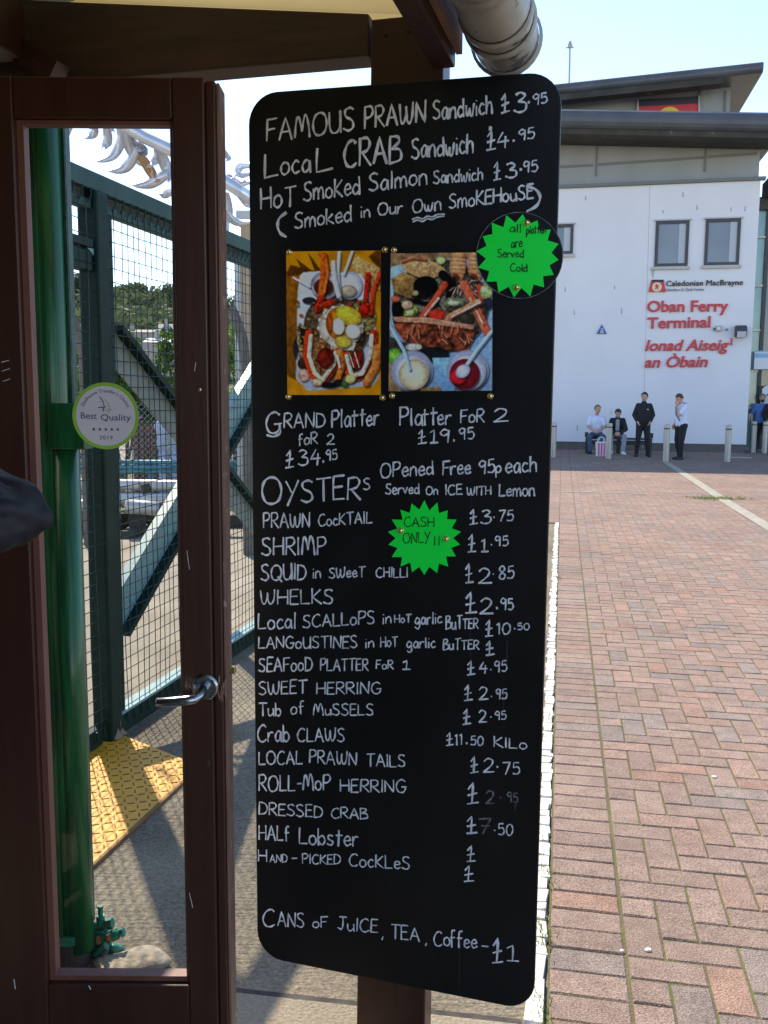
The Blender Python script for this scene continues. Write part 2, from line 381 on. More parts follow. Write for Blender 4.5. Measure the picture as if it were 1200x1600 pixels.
def concrete(name, c1, c2, groove=0.0, gdir=0.0):
    m, t, N, L, b = nt(name)
    b.inputs['Roughness'].default_value = 0.92; b.inputs['Specular IOR Level'].default_value = .2
    tc = N.new('ShaderNodeTexCoord'); mp = N.new('ShaderNodeMapping'); mp.inputs['Rotation'].default_value = (0, 0, gdir)
    L.new(tc.outputs['Object'], mp.inputs[0])
    n1 = N.new('ShaderNodeTexNoise'); n1.inputs['Scale'].default_value = 1.3; n1.inputs['Detail'].default_value = 6; L.new(mp.outputs[0], n1.inputs[0])
    n2 = N.new('ShaderNodeTexNoise'); n2.inputs['Scale'].default_value = 95; n2.inputs['Detail'].default_value = 4; n2.inputs['Roughness'].default_value = .7; L.new(mp.outputs[0], n2.inputs[0])
    ad = N.new('ShaderNodeMath'); ad.operation = 'MULTIPLY_ADD'; ad.inputs[1].default_value = .55; L.new(n2.outputs[0], ad.inputs[0])
    ml = N.new('ShaderNodeMath'); ml.operation = 'MULTIPLY'; ml.inputs[1].default_value = .45; L.new(n1.outputs[0], ml.inputs[0]); L.new(ml.outputs[0], ad.inputs[2])
    cr = N.new('ShaderNodeValToRGB'); cr.color_ramp.elements[0].position = .36; cr.color_ramp.elements[1].position = .64
    cr.color_ramp.elements[0].color = (*c1, 1); cr.color_ramp.elements[1].color = (*c2, 1)
    L.new(ad.outputs[0], cr.inputs[0]); L.new(cr.outputs[0], b.inputs['Base Color'])
    h = n2.outputs[0]
    if groove:
        mp2 = N.new('ShaderNodeMapping'); mp2.inputs['Rotation'].default_value = (0, 0, gdir); mp2.inputs['Scale'].default_value = (2.2, 1, 1)
        mp2.inputs['Scale'].default_value = (5, 55, 1); L.new(tc.outputs['Object'], mp2.inputs[0])
        wv = N.new('ShaderNodeTexNoise'); wv.inputs['Scale'].default_value = 1.1; wv.inputs['Detail'].default_value = 3
        L.new(mp2.outputs[0], wv.inputs[0])
        a2 = N.new('ShaderNodeMath'); a2.operation = 'MULTIPLY_ADD'; a2.inputs[1].default_value = groove
        L.new(wv.outputs[0], a2.inputs[0]); L.new(n2.outputs[0], a2.inputs[2]); h = a2.outputs[0]
    bp = N.new('ShaderNodeBump'); bp.inputs['Strength'].default_value = .9; bp.inputs['Distance'].default_value = .012
    L.new(h, bp.inputs['Height']); L.new(bp.outputs[0], b.inputs['Normal'])
    return m
M['ground'] = concrete('worn_yard_concrete', (0.24, 0.205, 0.155), (0.42, 0.37, 0.285))
M['apron'] = concrete('brushed_concrete', (0.085, 0.073, 0.056), (0.36, 0.305, 0.22), groove=1.1, gdir=R(-14))
M['slab'] = concrete('pebbled_slab', (0.24, 0.20, 0.145), (0.40, 0.345, 0.26))

Z0 = Vector((0, 0, .009))
# ------------------------------------------------------------------ setting: ground, paving, hill
g = MB(); g.poly([(-900, -20, 0), (900, -20, 0), (900, 1500, 0), (-900, 1500, 0)])
tag(build('ground', g, M['ground']), kind='structure')

E0 = ground(855, 1546); E1 = ground(873, 847)
AZP = math.atan2(E1.x - E0.x, E1.y - E0.y)
e1 = Vector((math.sin(AZP), math.cos(AZP), 0)); e2 = Vector((math.cos(AZP), -math.sin(AZP), 0))
def pv(a, b, z=0.0):                       # a along the edge, b to the right of it
    return Vector((E0.x, E0.y, 0)) + e1 * a + e2 * b + Vector((0, 0, z))
sl = MB(); sl.poly([pv(-4, -6, .004), pv(-4, -.005, .004), pv(9.3, -.005, .004), pv(9.3, -2.0, .004), pv(.46, -2.0, .004), pv(.46, -6, .004)])
tag(build('pavement', sl, M['apron']), kind='structure')
sA, sB = ground(345, 1553), ground(640, 1586)
sd_ = (sA - sB).normalized()
s2 = MB(); s2.poly([p + Z0 for p in (sB + sd_ * 6, sB + sd_ * 6 - Vector((0, 4, 0)), pv(-4, -.07), sB - sd_ * ((sB - Vector((E0.x, E0.y, 0))).dot(-e2) - .07) / max(.2, -sd_.dot(e2)))])
s4 = MB(); off_ = Vector((0, .012, 0)); s4.poly([sB + sd_ * 6 + Vector((0, 0, .007)), sB - sd_ * .28 + Vector((0, 0, .007)), sB - sd_ * .28 + Vector((0, .022, .007)), sB + sd_ * 6 + Vector((0, .022, .007))])
tag(build('slab_joint', s4, M['dirt']), kind='structure')
tag(build('paving_slab', s2, M['slab']), kind='structure')
s3 = MB(); s3.poly([pv(-4, 0, .0115), pv(-4, 14, .0115), pv(34, 14, .0115), pv(34, -9, .0115), pv(9.3, -9, .0115), pv(9.3, 0, .0115)])
tag(build('joint_bed', s3, M['moss']), kind='structure')

pm = MB(); pcol = []
BW, BL, JT = 0.1035, 0.207, 0.0055
def paver(a0, a1, b0, b1, near):
    t = rnd.random()
    base = Vector((0.255, 0.182, 0.148)) if t < .6 else (Vector((0.272, 0.184, 0.146)) if t < .78 else (Vector((0.226, 0.180, 0.156)) if t < .94 else Vector((0.285, 0.180, 0.136))))
    base = base * rnd.uniform(.9, 1.09)
    z = 0.016 + rnd.uniform(-.0012, .0012)
    j = JT * rnd.uniform(.7, 1.3) / 2
    q = lambda d, zz: [pv(a0 + d, b0 + d, zz), pv(a0 + d, b1 - d, zz), pv(a1 - d, b1 - d, zz), pv(a1 - d, b0 + d, zz)]
    if near:
        o = q(j, .0115); mid = q(j, z - .004); top = q(j + .004, z)
        tl = [rnd.uniform(-.0008, .0008) for _ in range(4)]
        top = [p + Vector((0, 0, d)) for p, d in zip(top, tl)]
        vs = o + mid + top
        fs = [(8, 9, 10, 11)]
        for k in range(4):
            k2 = (k + 1) % 4
            fs += [(k, k2, 4 + k2, 4 + k), (4 + k, 4 + k2, 8 + k2, 8 + k)]
        pm.add(vs, fs); pcol.extend([(*base, 1)] * 12)
    else:
        pm.add(q(j, z), [(0, 1, 2, 3)]); pcol.extend([(*base, 1)] * 4)
AMAX = 29.0
n_s = int((AMAX + 2) / BW)
for i in range(n_s):
    a = -2 + i * BW
    paver(a, a + BW, 0.004, .004 + BL, a < 7)
OB = .004 + BL + .004
nx, ny = int(11 / BW), n_s
for ix in range(-2, nx):
    for iy in range(-2, ny):
        k = (ix - iy) % 4
        a = -2 + iy * BW; b = OB + ix * BW
        lim = 1.2 + (a + 2.5) * .42
        if b > lim + 1.0: continue
        if k == 0: A0, A1, B0, B1 = a, a + BW, b, b + BL
        elif k == 3: A0, A1, B0, B1 = a, a + BL, b, b + BW
        else: continue
        B0 = max(B0, OB)
        if B1 - B0 < .03: continue
        paver(A0, A1, B0, B1, a < 7)
for ix in range(0, int(3.2 / BL)):
    for iy in range(int(11.35 / BW), ny):
        a = -2 + iy * BW; b = .002 - (ix + 1) * BL
        if b + BL > 0.01: continue
        paver(a, a + BW, b, b + BL, False)
tag(build('paving', pm, M['paver'], colors=pcol), kind='structure')

# white kerb: a line of broken painted stones
kb = MB(); a = -2.0
while a < 9.25:
    ln = rnd.uniform(.03, .10) if a > .25 else rnd.uniform(.08, .2)
    w = .044 + rnd.uniform(-.010, .006); z = .018 + rnd.uniform(-.004, .004); o = -.004 - rnd.uniform(0, .006)
    jig = lambda: rnd.uniform(-.006, .006)
    top = [pv(a + .004 + jig(), o - w + jig(), z), pv(a + .004 + jig(), o + jig(), z), pv(a + ln - .004 + jig(), o + jig(), z), pv(a + ln - .004 + jig(), o - w + jig(), z)]
    cen = sum(top, Vector()) / 4
    bot = [Vector((p.x, p.y, .005)) + (p - cen) * .08 for p in top]
    kb.prism(top, [Vector((p.x, p.y, .004)) for p in bot]); a += ln
tag(build('kerb', kb, M['white_kerb']), kind='structure')

# pale drainage channel crossing the plaza
cp = [ground(1038, 722), ground(1092, 757), ground(1135, 786), ground(1205, 828), ground(1300, 884)]
ch = MB()
for p, q in zip(cp[:-1], cp[1:]):
    d = (q - p).normalized(); s = Vector((-d.y, d.x, 0)) * .085
    ch.poly([p + s + Vector((0, 0, .0215)), p - s + Vector((0, 0, .0215)), q - s + Vector((0, 0, .0215)), q + s + Vector((0, 0, .0215))])
tag(build('drain_channel', ch, M['pale_concrete']), kind='structure')
c2 = MB()
pl_ = [ground(862, 770), ground(960, 772), ground(1060, 776), ground(1112, 778)]
for p, q in zip(pl_[:-1], pl_[1:]):
    s = Vector((0, .03, .0215)); s_ = Vector((0, -.03, .0215))
    c2.poly([p + s, p + s_, q + s_, q + s])
tag(build('paving_seam', c2, M['pale_concrete']), kind='structure')

def leaves(mb, c, rad, n, size, r_, flat=0.0):
    c = Vector(c)
    for _ in range(n):
        while True:
            p = Vector((r_.uniform(-1, 1), r_.uniform(-1, 1), r_.uniform(-1, 1)))
            if p.length < 1: break
        if r_.random() < .6 and p.length > .01: p = p.normalized() * r_.uniform(.75, 1.02)
        p = Vector((p.x * rad[0], p.y * rad[1], p.z * rad[2])) + c
        n1 = Vector((r_.gauss(0, 1), r_.gauss(0, 1), r_.gauss(0, 1) + flat)).normalized()
        a = n1.orthogonal().normalized(); b = n1.cross(a)
        t = r_.uniform(0, 6.28); a, b = a * math.cos(t) + b * math.sin(t), b * math.cos(t) - a * math.sin(t)
        s = size * r_.uniform(.6, 1.35)
        mb.add([p - a * s, p - b * s * .45, p + a * s, p + b * s * .45], [(0, 1, 2, 3)])

# hill behind the town
hr = random.Random(3)
hv = MB(); NXH, NYH = 60, 14
def hill_z(x, y):
    t = max(0, min(1, (y - 110) / 220))
    return -0.5 + t * t * (3 - 2 * t) * (27 + 4 * math.sin(x * .021 + 1) + 4 * math.sin(x * .05))
for j in range(NYH + 1):
    for i in range(NXH + 1):
        x = -340 + i * 8.5 ; y = 100 + j * 20
        hv.v.append((x, y, hill_z(x, y)))
for j in range(NYH):
    for i in range(NXH):
        a = j * (NXH + 1) + i
        hv.f.append((a, a + 1, a + NXH + 2, a + NXH + 1))
tag(build('hill', hv, M['hill'], smooth=True), kind='structure')
wd = MB()
for _ in range(260):
    y = hr.uniform(170, 335); x = hr.uniform(-.46, -.10) * y
    z = hill_z(x, y); s = hr.uniform(3.2, 6.5)
    for k in range(3):
        leaves(wd, (x + hr.uniform(-.5, .5) * s, y + hr.uniform(-.5, .5) * s, z + s * hr.uniform(.5, 1.3)), (s * .75, s * .75, s * .65), 60, s * .16, hr)
tag(build('woods', wd, M['leaf_hill']), kind='stuff')
def tree(label, px, py_top, y, spread, seed):
    r_ = random.Random(seed)
    top = at(px, py_top, y); zb = hill_z(top.x, y) - 1; h = top.z - zb
    root = thing('broadleaf_tree', label, 'tree', (top.x, y, zb), None)
    t = MB(); t.tube([(top.x, y, zb), (top.x + .3, y, zb + h * .45), (top.x, y, zb + h * .8)], [h * .035, h * .022, h * .006], 7)
    for k in range(6):
        a = r_.uniform(0, 6.28); t.tube([(top.x, y, zb + h * (.35 + k * .06)), (top.x + math.cos(a) * spread * .6, y + math.sin(a) * spread * .6, zb + h * (.5 + k * .07))], [h * .014, h * .004], 5)
    build('trunk', t, M['bark'], root, smooth=True)
    c = MB()
    for k in range(16):
        a = r_.uniform(0, 6.28); q = r_.uniform(.2, 1); zz = r_.uniform(.35, .9)
        rr = spread * (1.15 - zz) * .9
        leaves(c, (top.x + math.cos(a) * rr * q, y + math.sin(a) * rr * q, zb + h * zz), (spread * .36, spread * .36, h * .11), 130, spread * .07, r_)
    build('crown', c, M['leaf_tree'], root)
tree('tall rounded tree highest on the wooded skyline beyond the mesh fence', 218, 432, 290, 9, 1)
tree('broad dark tree on the skyline left of the tallest one, seen through the mesh', 190, 445, 285, 8, 2)
tree('small tree at the right end of the skyline, next to the door stile', 262, 443, 280, 6, 5)
tree('rounded tree seen in the gap between the green pole and the dark fence post', 122, 428, 270, 7, 4)

def house(label, x0, x1, ytop, yeave, ybase, y, wall, roof, gable=True):
    p0 = at(x0, ybase, y); p1 = at(x1, ybase, y); ze = at((x0 + x1) / 2, yeave, y).z; zt = at((x0 + x1) / 2, ytop, y).z
    zb = p0.z; dp = (p1.x - p0.x) * .7; xc = (p0.x + p1.x) / 2; wdt = p1.x - p0.x
    zl = min(hill_z(p0.x, y), hill_z(p1.x, y), hill_z(xc, y + dp)) - .5
    root = thing('hillside_house', label, 'house', (xc, y + dp / 2, zl))
    w = MB(); w.box((xc, y + dp / 2, (zl + ze) / 2), (wdt, dp, ze - zl)); build('wall', w, M[wall], root)
    r_ = MB(); o = .35
    r_.prism([(p0.x - o, y - o, ze), (p0.x - o, y + dp / 2, zt), (p0.x - o, y + dp + o, ze)], [(p1.x + o, y - o, ze), (p1.x + o, y + dp / 2, zt), (p1.x + o, y + dp + o, ze)])
    rf = build('roof', r_, M[roof], root)
    c = MB(); c.box((p0.x + wdt * .2, y + dp / 2, zt + .3), (.7, .7, 1.4)); build('chimney', c, M['house_grey'], rf)
    nwin = max(2, int(wdt / 2.4))
    for k in range(nwin):
        f_ = MB(); cx = p0.x + wdt * (k + .5) / nwin; zc = zb + (ze - zb) * .55
        f_.box((cx, y - .03, zc), (1.0, .1, min(1.3, (ze - zb) * .5))); wf = build('window', f_, M['win_frame'], root)
        g_ = MB(); g_.box((cx, y - .06, zc), (.8, .1, min(1.1, (ze - zb) * .5 - .15))); build('pane', g_, M['dark_glass'], wf)
house('pale boxy house with grey roof highest on the hillside behind the mesh', 196, 224, 499, 504, 513, 190, 'house_white', 'house_grey')
house('wide grey house with dark slate roof below the pale boxy one', 194, 238, 514, 519, 531, 165, 'house_grey', 'slate')
house('white gabled house next to the door stile on the hillside', 248, 290, 505, 517, 528, 175, 'house_white', 'house_grey')
house('long low building with a bright white roof lowest on the hill', 228, 292, 527, 535, 544, 140, 'house_grey', 'house_white')
house('small house with a pink tiled roof seen just right of the green pole', 116, 146, 514, 520, 530, 170, 'house_white', 'red_roof')

# ------------------------------------------------------------------ terminal building
WA = R(11.5)
wu = Vector((math.cos(WA), -math.sin(WA), 0)); wnrm = Vector((-math.sin(WA), -math.cos(WA), 0)); Z = Vector((0, 0, 1))
WP = ground(1165, 708)
def wp(px, py, off=0.0):
    return on_plane(px, py, WP + wnrm * off, wnrm)
def wuv(p):                      # along wall / height
    return (Vector(p) - WP).dot(wu), p[2]
def wq(u, z, off=0.0):
    return WP + wu * u + Z * (z - WP.z) + wnrm * off
term = thing('ferry_terminal', 'large white rendered building with grey cladding and dark overhanging roofs across the paved plaza', 'building', WP - wnrm * 6)
ztop_r = wp(1190, 282).z; ztop_l = wp(876, 295).z
uL = wuv(wp(600, 400))[0]
slope_t = (ztop_r - ztop_l) / (0 - wuv(wp(876, 295))[0])
zt0, ztL = ztop_r, ztop_r + slope_t * uL
b = MB(); fr = [wq(uL, .25), wq(0, .25), wq(0, zt0), wq(uL, ztL)]; b.prism(fr, [p - wnrm * 11 for p in fr]); build('wall', b, M['white_wall'], term)
b = MB(); fr = [wq(uL, 0, -.03), wq(-.02, 0, -.03), wq(-.02, .25, -.03), wq(uL, .25, -.03)]; b.prism(fr, [p - wnrm * 10.9 for p in fr]); build('plinth', b, mat('dark_plinth', (0.10, 0.09, 0.085), (0.14, 0.12, 0.11), rough=.9), term)
# grey cladding band
zc0 = wp(1190, 222).z + .3; zcL = wp(876, 214).z
sl_c = (zc0 - zcL) / (0 - wuv(wp(876, 214))[0])
zcLL = zc0 + sl_c * uL
b = MB(); fr = [wq(uL, ztL + .003, -.06), wq(-.05, zt0 + .003, -.06), wq(-.05, zc0, -.06), wq(uL, zcLL, -.06)]; b.prism(fr, [p - wnrm * 10.8 for p in fr]); cl = build('cladding', b, M['clad'], term)
b = MB(); b.bar(wq(uL, ztL + .05, .02), wq(.12, zt0 + .05, .02), .16, .09); build('flashing', b, M['clad_joint'], term)
b = MB()
for px in (932, 1102):
    p = wp(px, 250, -.05); u = wuv(p)[0]
    b.box(wq(u, (zt0 + zc0) / 2 + .1, -.05), (.06, .03, zc0 - zt0 - .4), -WA)
b.bar(wp(850, 262, -.05), wp(926, 258, -.05), .03, .07); b.bar(wp(936, 257, -.05), wp(1100, 246, -.05), .03, .07); b.bar(wp(1106, 245, -.05), wp(1183, 240, -.05), .03, .07)
build('cladding_joint', b, M['clad_joint'], term)
def bullnose(name, pl, pr, rad, depth, back_drop=0.0):
    """roof slab with a rounded front edge running from pl to pr"""
    prof = []
    for k in range(9):
        t = math.pi / 2 - math.pi * k / 8
        prof.append((rad * math.cos(t) * .8, rad * math.sin(t)))
    prof += [(-depth, -rad * .6 + back_drop), (-depth, rad + back_drop)]
    A = [pl + wnrm * x + Z * z for x, z in prof]; Bq = [pr + wnrm * x + Z * z for x, z in prof]
    m = MB(); m.prism(A, Bq)
    return m
def face_split(m, name, par):
    return build(name, m, M['roof_metal'], par)
OV = 1.3
pl = wp(870, 186, OV); pr = wp(1205, 192, OV)
d = (pr - pl).normalized(); pl2 = pl - d * 5.6; pr2 = pr + d * .3
rad = (wp(1000, 172, OV).z - wp(1000, 203, OV).z) / 2
rf = face_split(bullnose('roof', pl2, pr2, rad, 12), 'roof', term)
b = MB(); b.bar(pl2 + Z * (-rad * .95) - wnrm * .22, pr2 + Z * (-rad * .95) - wnrm * .22, .5, .30); build('gutter', b, M['roof_speckled'], rf)
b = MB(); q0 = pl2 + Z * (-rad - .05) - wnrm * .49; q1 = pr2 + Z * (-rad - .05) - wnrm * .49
b.plate([q0, q1, q1 - wnrm * .75, q0 - wnrm * .75], Z, .06); build('soffit', b, M['roof_speckled'], rf)
# upper storey, set back
UO = -4.6
ul = wp(850, 142, UO + 1.1); ur = wp(1192, 105.5, UO + 1.1)
d = (ur - ul).normalized(); ul2 = ul - d * 5
urad = (wp(1000, 117, UO + 1.1).z - wp(1000, 134, UO + 1.1).z) / 2
uro = face_split(bullnose('upper_roof', ul2, ur, urad, 6.5), 'upper_roof', term)
b = MB(); b.bar(ul2 + Z * (-urad * 1.05 - .02) - wnrm * .22, ur + Z * (-urad * 1.05 - .02) - wnrm * .22 - d * 1.2, .5, .32); build('gutter', b, M['roof_speckled'], uro)
zb_ = wp(1000, 215, UO).z; e_l = wp(850, 165, UO); e_r = wp(1142, 140, UO)
b = MB(); uu = wuv(e_r)[0]; ulf = wuv(e_l)[0] - 5
zl_ = e_r.z + .5 + (e_r.z - e_l.z) / (uu - wuv(e_l)[0]) * (ulf - uu)
fr = [wq(ulf, zb_, UO), wq(uu, zb_, UO), wq(uu, e_r.z + .5, UO), wq(ulf, zl_, UO)]; b.prism(fr, [p - wnrm * 5 for p in fr]); uw = build('upper_wall', b, M['clad'], term)
b = MB()
for px in (1093, 1133): 
    u = wuv(wp(px, 160, UO))[0]; b.box(wq(u, wp(px, 172, UO).z, UO + .02), (.06, .06, 1.2), -WA)
build('cladding_joint', b, M['clad_joint'], uw)

def win(label, x0, y0, x1, y1):
    a = wuv(wp(x0, y0)); c = wuv(wp(x1, y1)); u0, u1, z0, z1 = a[0], c[0], c[1], a[1]
    t = .085
    b = MB()
    for (ua, ub, za, zb) in ((u0, u1, z1 - t, z1), (u0, u1, z0, z0 + t), (u0, u0 + t, z0 + t, z1 - t), (u1 - t, u1, z0 + t, z1 - t)):
        b.plate([wq(ua, za, .05), wq(ub, za, .05), wq(ub, zb, .05), wq(ua, zb, .05)], wnrm, .05)
    w = build('window', b, M['win_frame'], term)
    b = MB(); b.plate([wq(u0 + t, z0 + t, .012), wq(u1 - t, z0 + t, .012), wq(u1 - t, z1 - t, .012), wq(u0 + t, z1 - t, .012)], wnrm, .01); build('pane', b, M['win_glass'], w)
    b = MB(); ws = (u1 - u0) * .2; b.plate([wq(u1 - t - ws, z0 + t, .018), wq(u1 - t, z0 + t, .018), wq(u1 - t, z1 - t, .018), wq(u1 - t - ws, z1 - t, .018)], wnrm, .004); build('blind', b, M['blind'], w)
    b = MB(); b.plate([wq(u0 - .06, z0 - .09, .09), wq(u1 + .06, z0 - .09, .09), wq(u1 + .06, z0 - .005, .09), wq(u0 - .06, z0 - .005, .09)], wnrm, .09); build('sill', b, M['sill'], w)
    b = MB(); b.plate([wq(u0 - .05, z1 + .003, .075), wq(u1 + .05, z1 + .003, .075), wq(u1 + .05, z1 + .04, .075), wq(u0 - .05, z1 + .04, .075)], wnrm, .075); build('frame_head', b, M['sill'], w)
win('', 1025, 346, 1074, 416)
win('', 1103, 343, 1154, 414)
win('', 846, 352, 895, 397)
# faint stains and a movement joint on the render
b = MB()
for px, py, h in ((915, 313, 7), (1067, 308, 8), (1089, 328, 8), (1164, 330, 8), (1036, 333, 5), (883, 456, 8), (897, 492, 8), (971, 490, 9), (1047, 490, 5), (1142, 330, 6), (960, 452, 6), (902, 673, 10)):
    p = wp(px, py); u, z = wuv(p); h = h * .018
    b.plate([wq(u - .02, z, .002), wq(u + .02, z, .002), wq(u + .012, z + h, .002), wq(u - .012, z + h, .002)], wnrm, .002)
build('stain', b, M['grey_letter'], term)
b = MB(); b.bar(wp(1015.5, 290, .001), wp(1004, 700, .001), .012, .004, up=wnrm); build('render_joint', b, M['sill'], term)
b = MB(); b.plate([wp(1016, 421, .003), wp(1023, 421, .003), wp(1021, 436, .003), wp(1019, 433, .003)], wnrm, .002); build('stain', b, M['sill'], term)
# glazed entrance at the right, set back a little from the white wall
GO = -1.2
ent = thing('glazed_entrance', 'green tinted glazed entrance with dark frames beside the white wall at the right edge', 'entrance', wq(.8, 0, GO))
def gq(u, z, o=0.0): return wq(u, z, GO + o)
b = MB(); b.plate([gq(0.02, .05), gq(.42, .05), gq(.42, 7.2), gq(.02, 7.2)], wnrm, .05); build('green_pane', b, M['green_glass'], ent)
b = MB(); b.plate([gq(.52, .05), gq(6, .05), gq(6, 7.2), gq(.52, 7.2)], wnrm, .05); build('dark_pane', b, M['dark_glass'], ent)
b = MB()
b.box(gq(.47, 3.6, .03), (.1, .14, 7.2), -WA)
for u in (2.6, 4.4): b.box(gq(u, 3.6, .03), (.1, .14, 7.2), -WA)
b.box(gq(3.0, 7.25, .05), (6.3, .3, .35), -WA)
build('mullion', b, M['win_frame'], ent)
b = MB()
for z in (1.3, 2.4, 3.6, 4.9, 6.3): b.box(gq(.21, z, .06), (.42, .05, .05), -WA)
build('glazing_bracket', b, M['steel_post'], ent)
b = MB(); b.box(gq(3.2, 7.62, .4), (5.8, 1.3, .5), -WA); build('canopy', b, M['roof_speckled'], ent)
b = MB(); b.box(gq(3.4, 2.02, .06), (4.9, .1, .1), -WA); build('transom', b, M['steel_post'], ent)

# ---- text
def text_geo(body, bold=0.0, shear=0.0, space=1.0):
    c = bpy.data.curves.new('t', 'FONT'); c.body = body; c.size = 1.0; c.offset = bold; c.shear = shear; c.space_character = space; c.resolution_u = 4
    o = bpy.data.objects.new('t', c); COL.objects.link(o)
    dg = bpy.context.evaluated_depsgraph_get(); dg.update()
    me = bpy.data.meshes.new_from_object(o.evaluated_get(dg))
    vs = [(v.co.x, v.co.y) for v in me.vertices]; fs = [tuple(p.vertices) for p in me.polygons]
    bpy.data.objects.remove(o); bpy.data.meshes.remove(me); bpy.data.curves.remove(c)
    return vs, fs
def put_text(mb, body, fn, x0, x1, cap, bold=0.0, shear=0.0, space=1.0, solid=None):
    """fn maps (x, y) of the sign's own plane to the world; x0..x1 the run, cap the capital height"""
    vs, fs = text_geo(body, bold, shear, space)
    mx = max(v[0] for v in vs); mn = min(v[0] for v in vs)
    sx = (x1 - x0) / (mx - mn); sy = cap / .715
    P = [Vector(fn(x0 + (v[0] - mn) * sx, v[1] * sy)) for v in vs]
    if solid is None:
        mb.add(P, fs)
    else:
        nrm, t = solid; n = len(P)
        Q = [p - nrm * t for p in P]
        ed = {}
        for f in fs:
            for i in range(len(f)):
                a, b_ = f[i], f[(i + 1) % len(f)]
                ed[(a, b_)] = 1
        side = [(a, b_, b_ + n, a + n) for (a, b_) in ed if (b_, a) not in ed]
        mb.add(P + Q, list(fs) + [tuple(i + n for i in reversed(f)) for f in fs] + side)

def wall_text(mb, body, px0, py0, px1, py1, cap_px, off=.05, **k):
    p0 = wp(px0, py0, off); p1 = wp(px1, py1, off); u0, z0 = wuv(p0); u1, z1 = wuv(p1)
    cap = cap_px / 1450 * (p0 - EYE).dot(F)
    fn = lambda x, y: wq(x, z0 + (z1 - z0) * (x - u0) / (u1 - u0) + y, off)
    put_text(mb, body, fn, u0, u1, cap, solid=(wnrm, .045), **k)
s = MB(); wall_text(s, 'Oban Ferry', 1011, 487, 1138, 486, 17, bold=.022); wall_text(s, 'Terminal', 1011, 513, 1110, 511, 17, bold=.022)
tag(build('wall_lettering', s, M['red_letter'], base=wp(1070, 500)), 'two lines of red upright raised letters on the white wall', 'sign', 'red wall lettering')
s = MB(); wall_text(s, 'Ionad Aiseig', 1008, 548, 1139, 547, 17, bold=.02, shear=.22); wall_text(s, "an Òbain", 1007, 574, 1106, 573, 17, bold=.02, shear=.22)
p = wp(1143, 534, .05); s.box(p, (.04, .05, .2), -WA)
tag(build('wall_lettering', s, M['red_letter'], base=wp(1070, 560)), 'two lines of red slanted raised letters below the upright ones', 'sign', 'red wall lettering')
cmb = thing('company_sign', 'company name in black serif letters with a red emblem under the two windows', 'sign', wp(1080, 446, .02))
s = MB(); wall_text(s, 'Caledonian MacBrayne', 1041, 447, 1161, 445, 8.6, bold=.0)
for px in (1042, 1100): pass
build('lettering', s, M['black_letter'], cmb)
s = MB(); wall_text(s, 'Hebridean & Clyde Ferries', 1040, 455, 1100, 454, 4.6, off=.03); build('small_lettering', s, M['grey_letter'], cmb)
s = MB(); s.plate([wp(1013, 456, .05), wp(1040, 456, .05), wp(1037, 438, .05), wp(1018, 438, .05)], wnrm, .05); em = build('emblem', s, M['red_letter'], cmb)
s = MB(); s.plate([wp(1017, 440.5, .056), wp(1037.5, 440.5, .056), wp(1037, 437, .056), wp(1019, 437, .056)], wnrm, .05); build('emblem_top', s, M['black_letter'], em)
def disc(c, r, nrm, u, n=28, off=0.0, a0=0, a1=2 * math.pi):
    v = Vector(nrm).cross(u)
    return [Vector(c) + Vector(nrm) * off + u * r * math.cos(a0 + (a1 - a0) * k / n) + v * r * math.sin(a0 + (a1 - a0) * k / n) for k in range(n)]
cc = wp(1026.5, 448.5, .05); s = MB(); s.plate(disc(cc, .135, wnrm, wu, off=.008), wnrm, .02); build('emblem_disc', s, M['cream'], em)
def lion(mb, c, sz, n, u, off):
    """a simple rampant beast made of tapering strokes"""
    T = lambda x, y: Vector(c) + u * x * sz + Z * y * sz + Vector(n) * off
    for pts, rr in (([(-.05, -.15), (.1, .1), (0, .4)], [.16, .17, .13]), ([(0, .4), (-.12, .55), (-.28, .5)], [.13, .15, .07]), ([(0, .3), (-.35, .35), (-.5, .25)], [.08, .06, .05]),
                    ([(.05, .15), (-.3, .08), (-.48, .0)], [.09, .06, .05]), ([(0, -.1), (-.25, -.3), (-.4, -.55)], [.12, .08, .06]), ([(.05, -.15), (.2, -.4), (.1, -.65)], [.11, .08, .06]),
                    ([(.15, -.1), (.42, .05), (.35, .4), (.5, .6)], [.05, .05, .05, .08])):
        mb.tube([T(*q) for q in pts], [k * sz for k in rr], 6)
s = MB(); lion(s, cc, .13, wnrm, wu, .01); build('emblem_beast', s, M['red_letter'], em)
# company panel on the upper wall
fp = thing('flag_panel', 'red and navy panel with a yellow disc on the upper grey wall', 'sign', wp(1045, 170, UO + .1))
s = MB(); s.plate([wp(997, 200, UO + .1), wp(1092, 200, UO + .1), wp(1091.5, 150, UO + .1), wp(997, 156, UO + .1)], wnrm, .08); build('panel', s, M['red_letter'], fp)
s = MB(); s.plate([wp(997, 166.5, UO + .11), wp(1092, 161.5, UO + .11), wp(1091.5, 150, UO + .11), wp(997, 156, UO + .11)], wnrm, .05); build('band', s, M['navy'], fp)
cc2 = wp(1045, 187, UO + .1); rr_ = (wp(1064, 187, UO + .1) - cc2).length * 1.05
s = MB(); s.plate(disc(cc2, rr_, wnrm, wu, off=.012), wnrm, .05); dd = build('disc', s, M['yellow_disc'], fp)
s = MB(); lion(s, cc2, rr_ * .95, wnrm, wu, .02); build('beast', s, M['red_letter'], dd)
s = MB()
for px, yt in ((996.5, 156), (1092.5, 150)): s.bar(wp(px, 200, UO + .12), wp(px, yt, UO + .12), .06, .06, up=wnrm)
build('trim', s, M['steel_post'], fp)
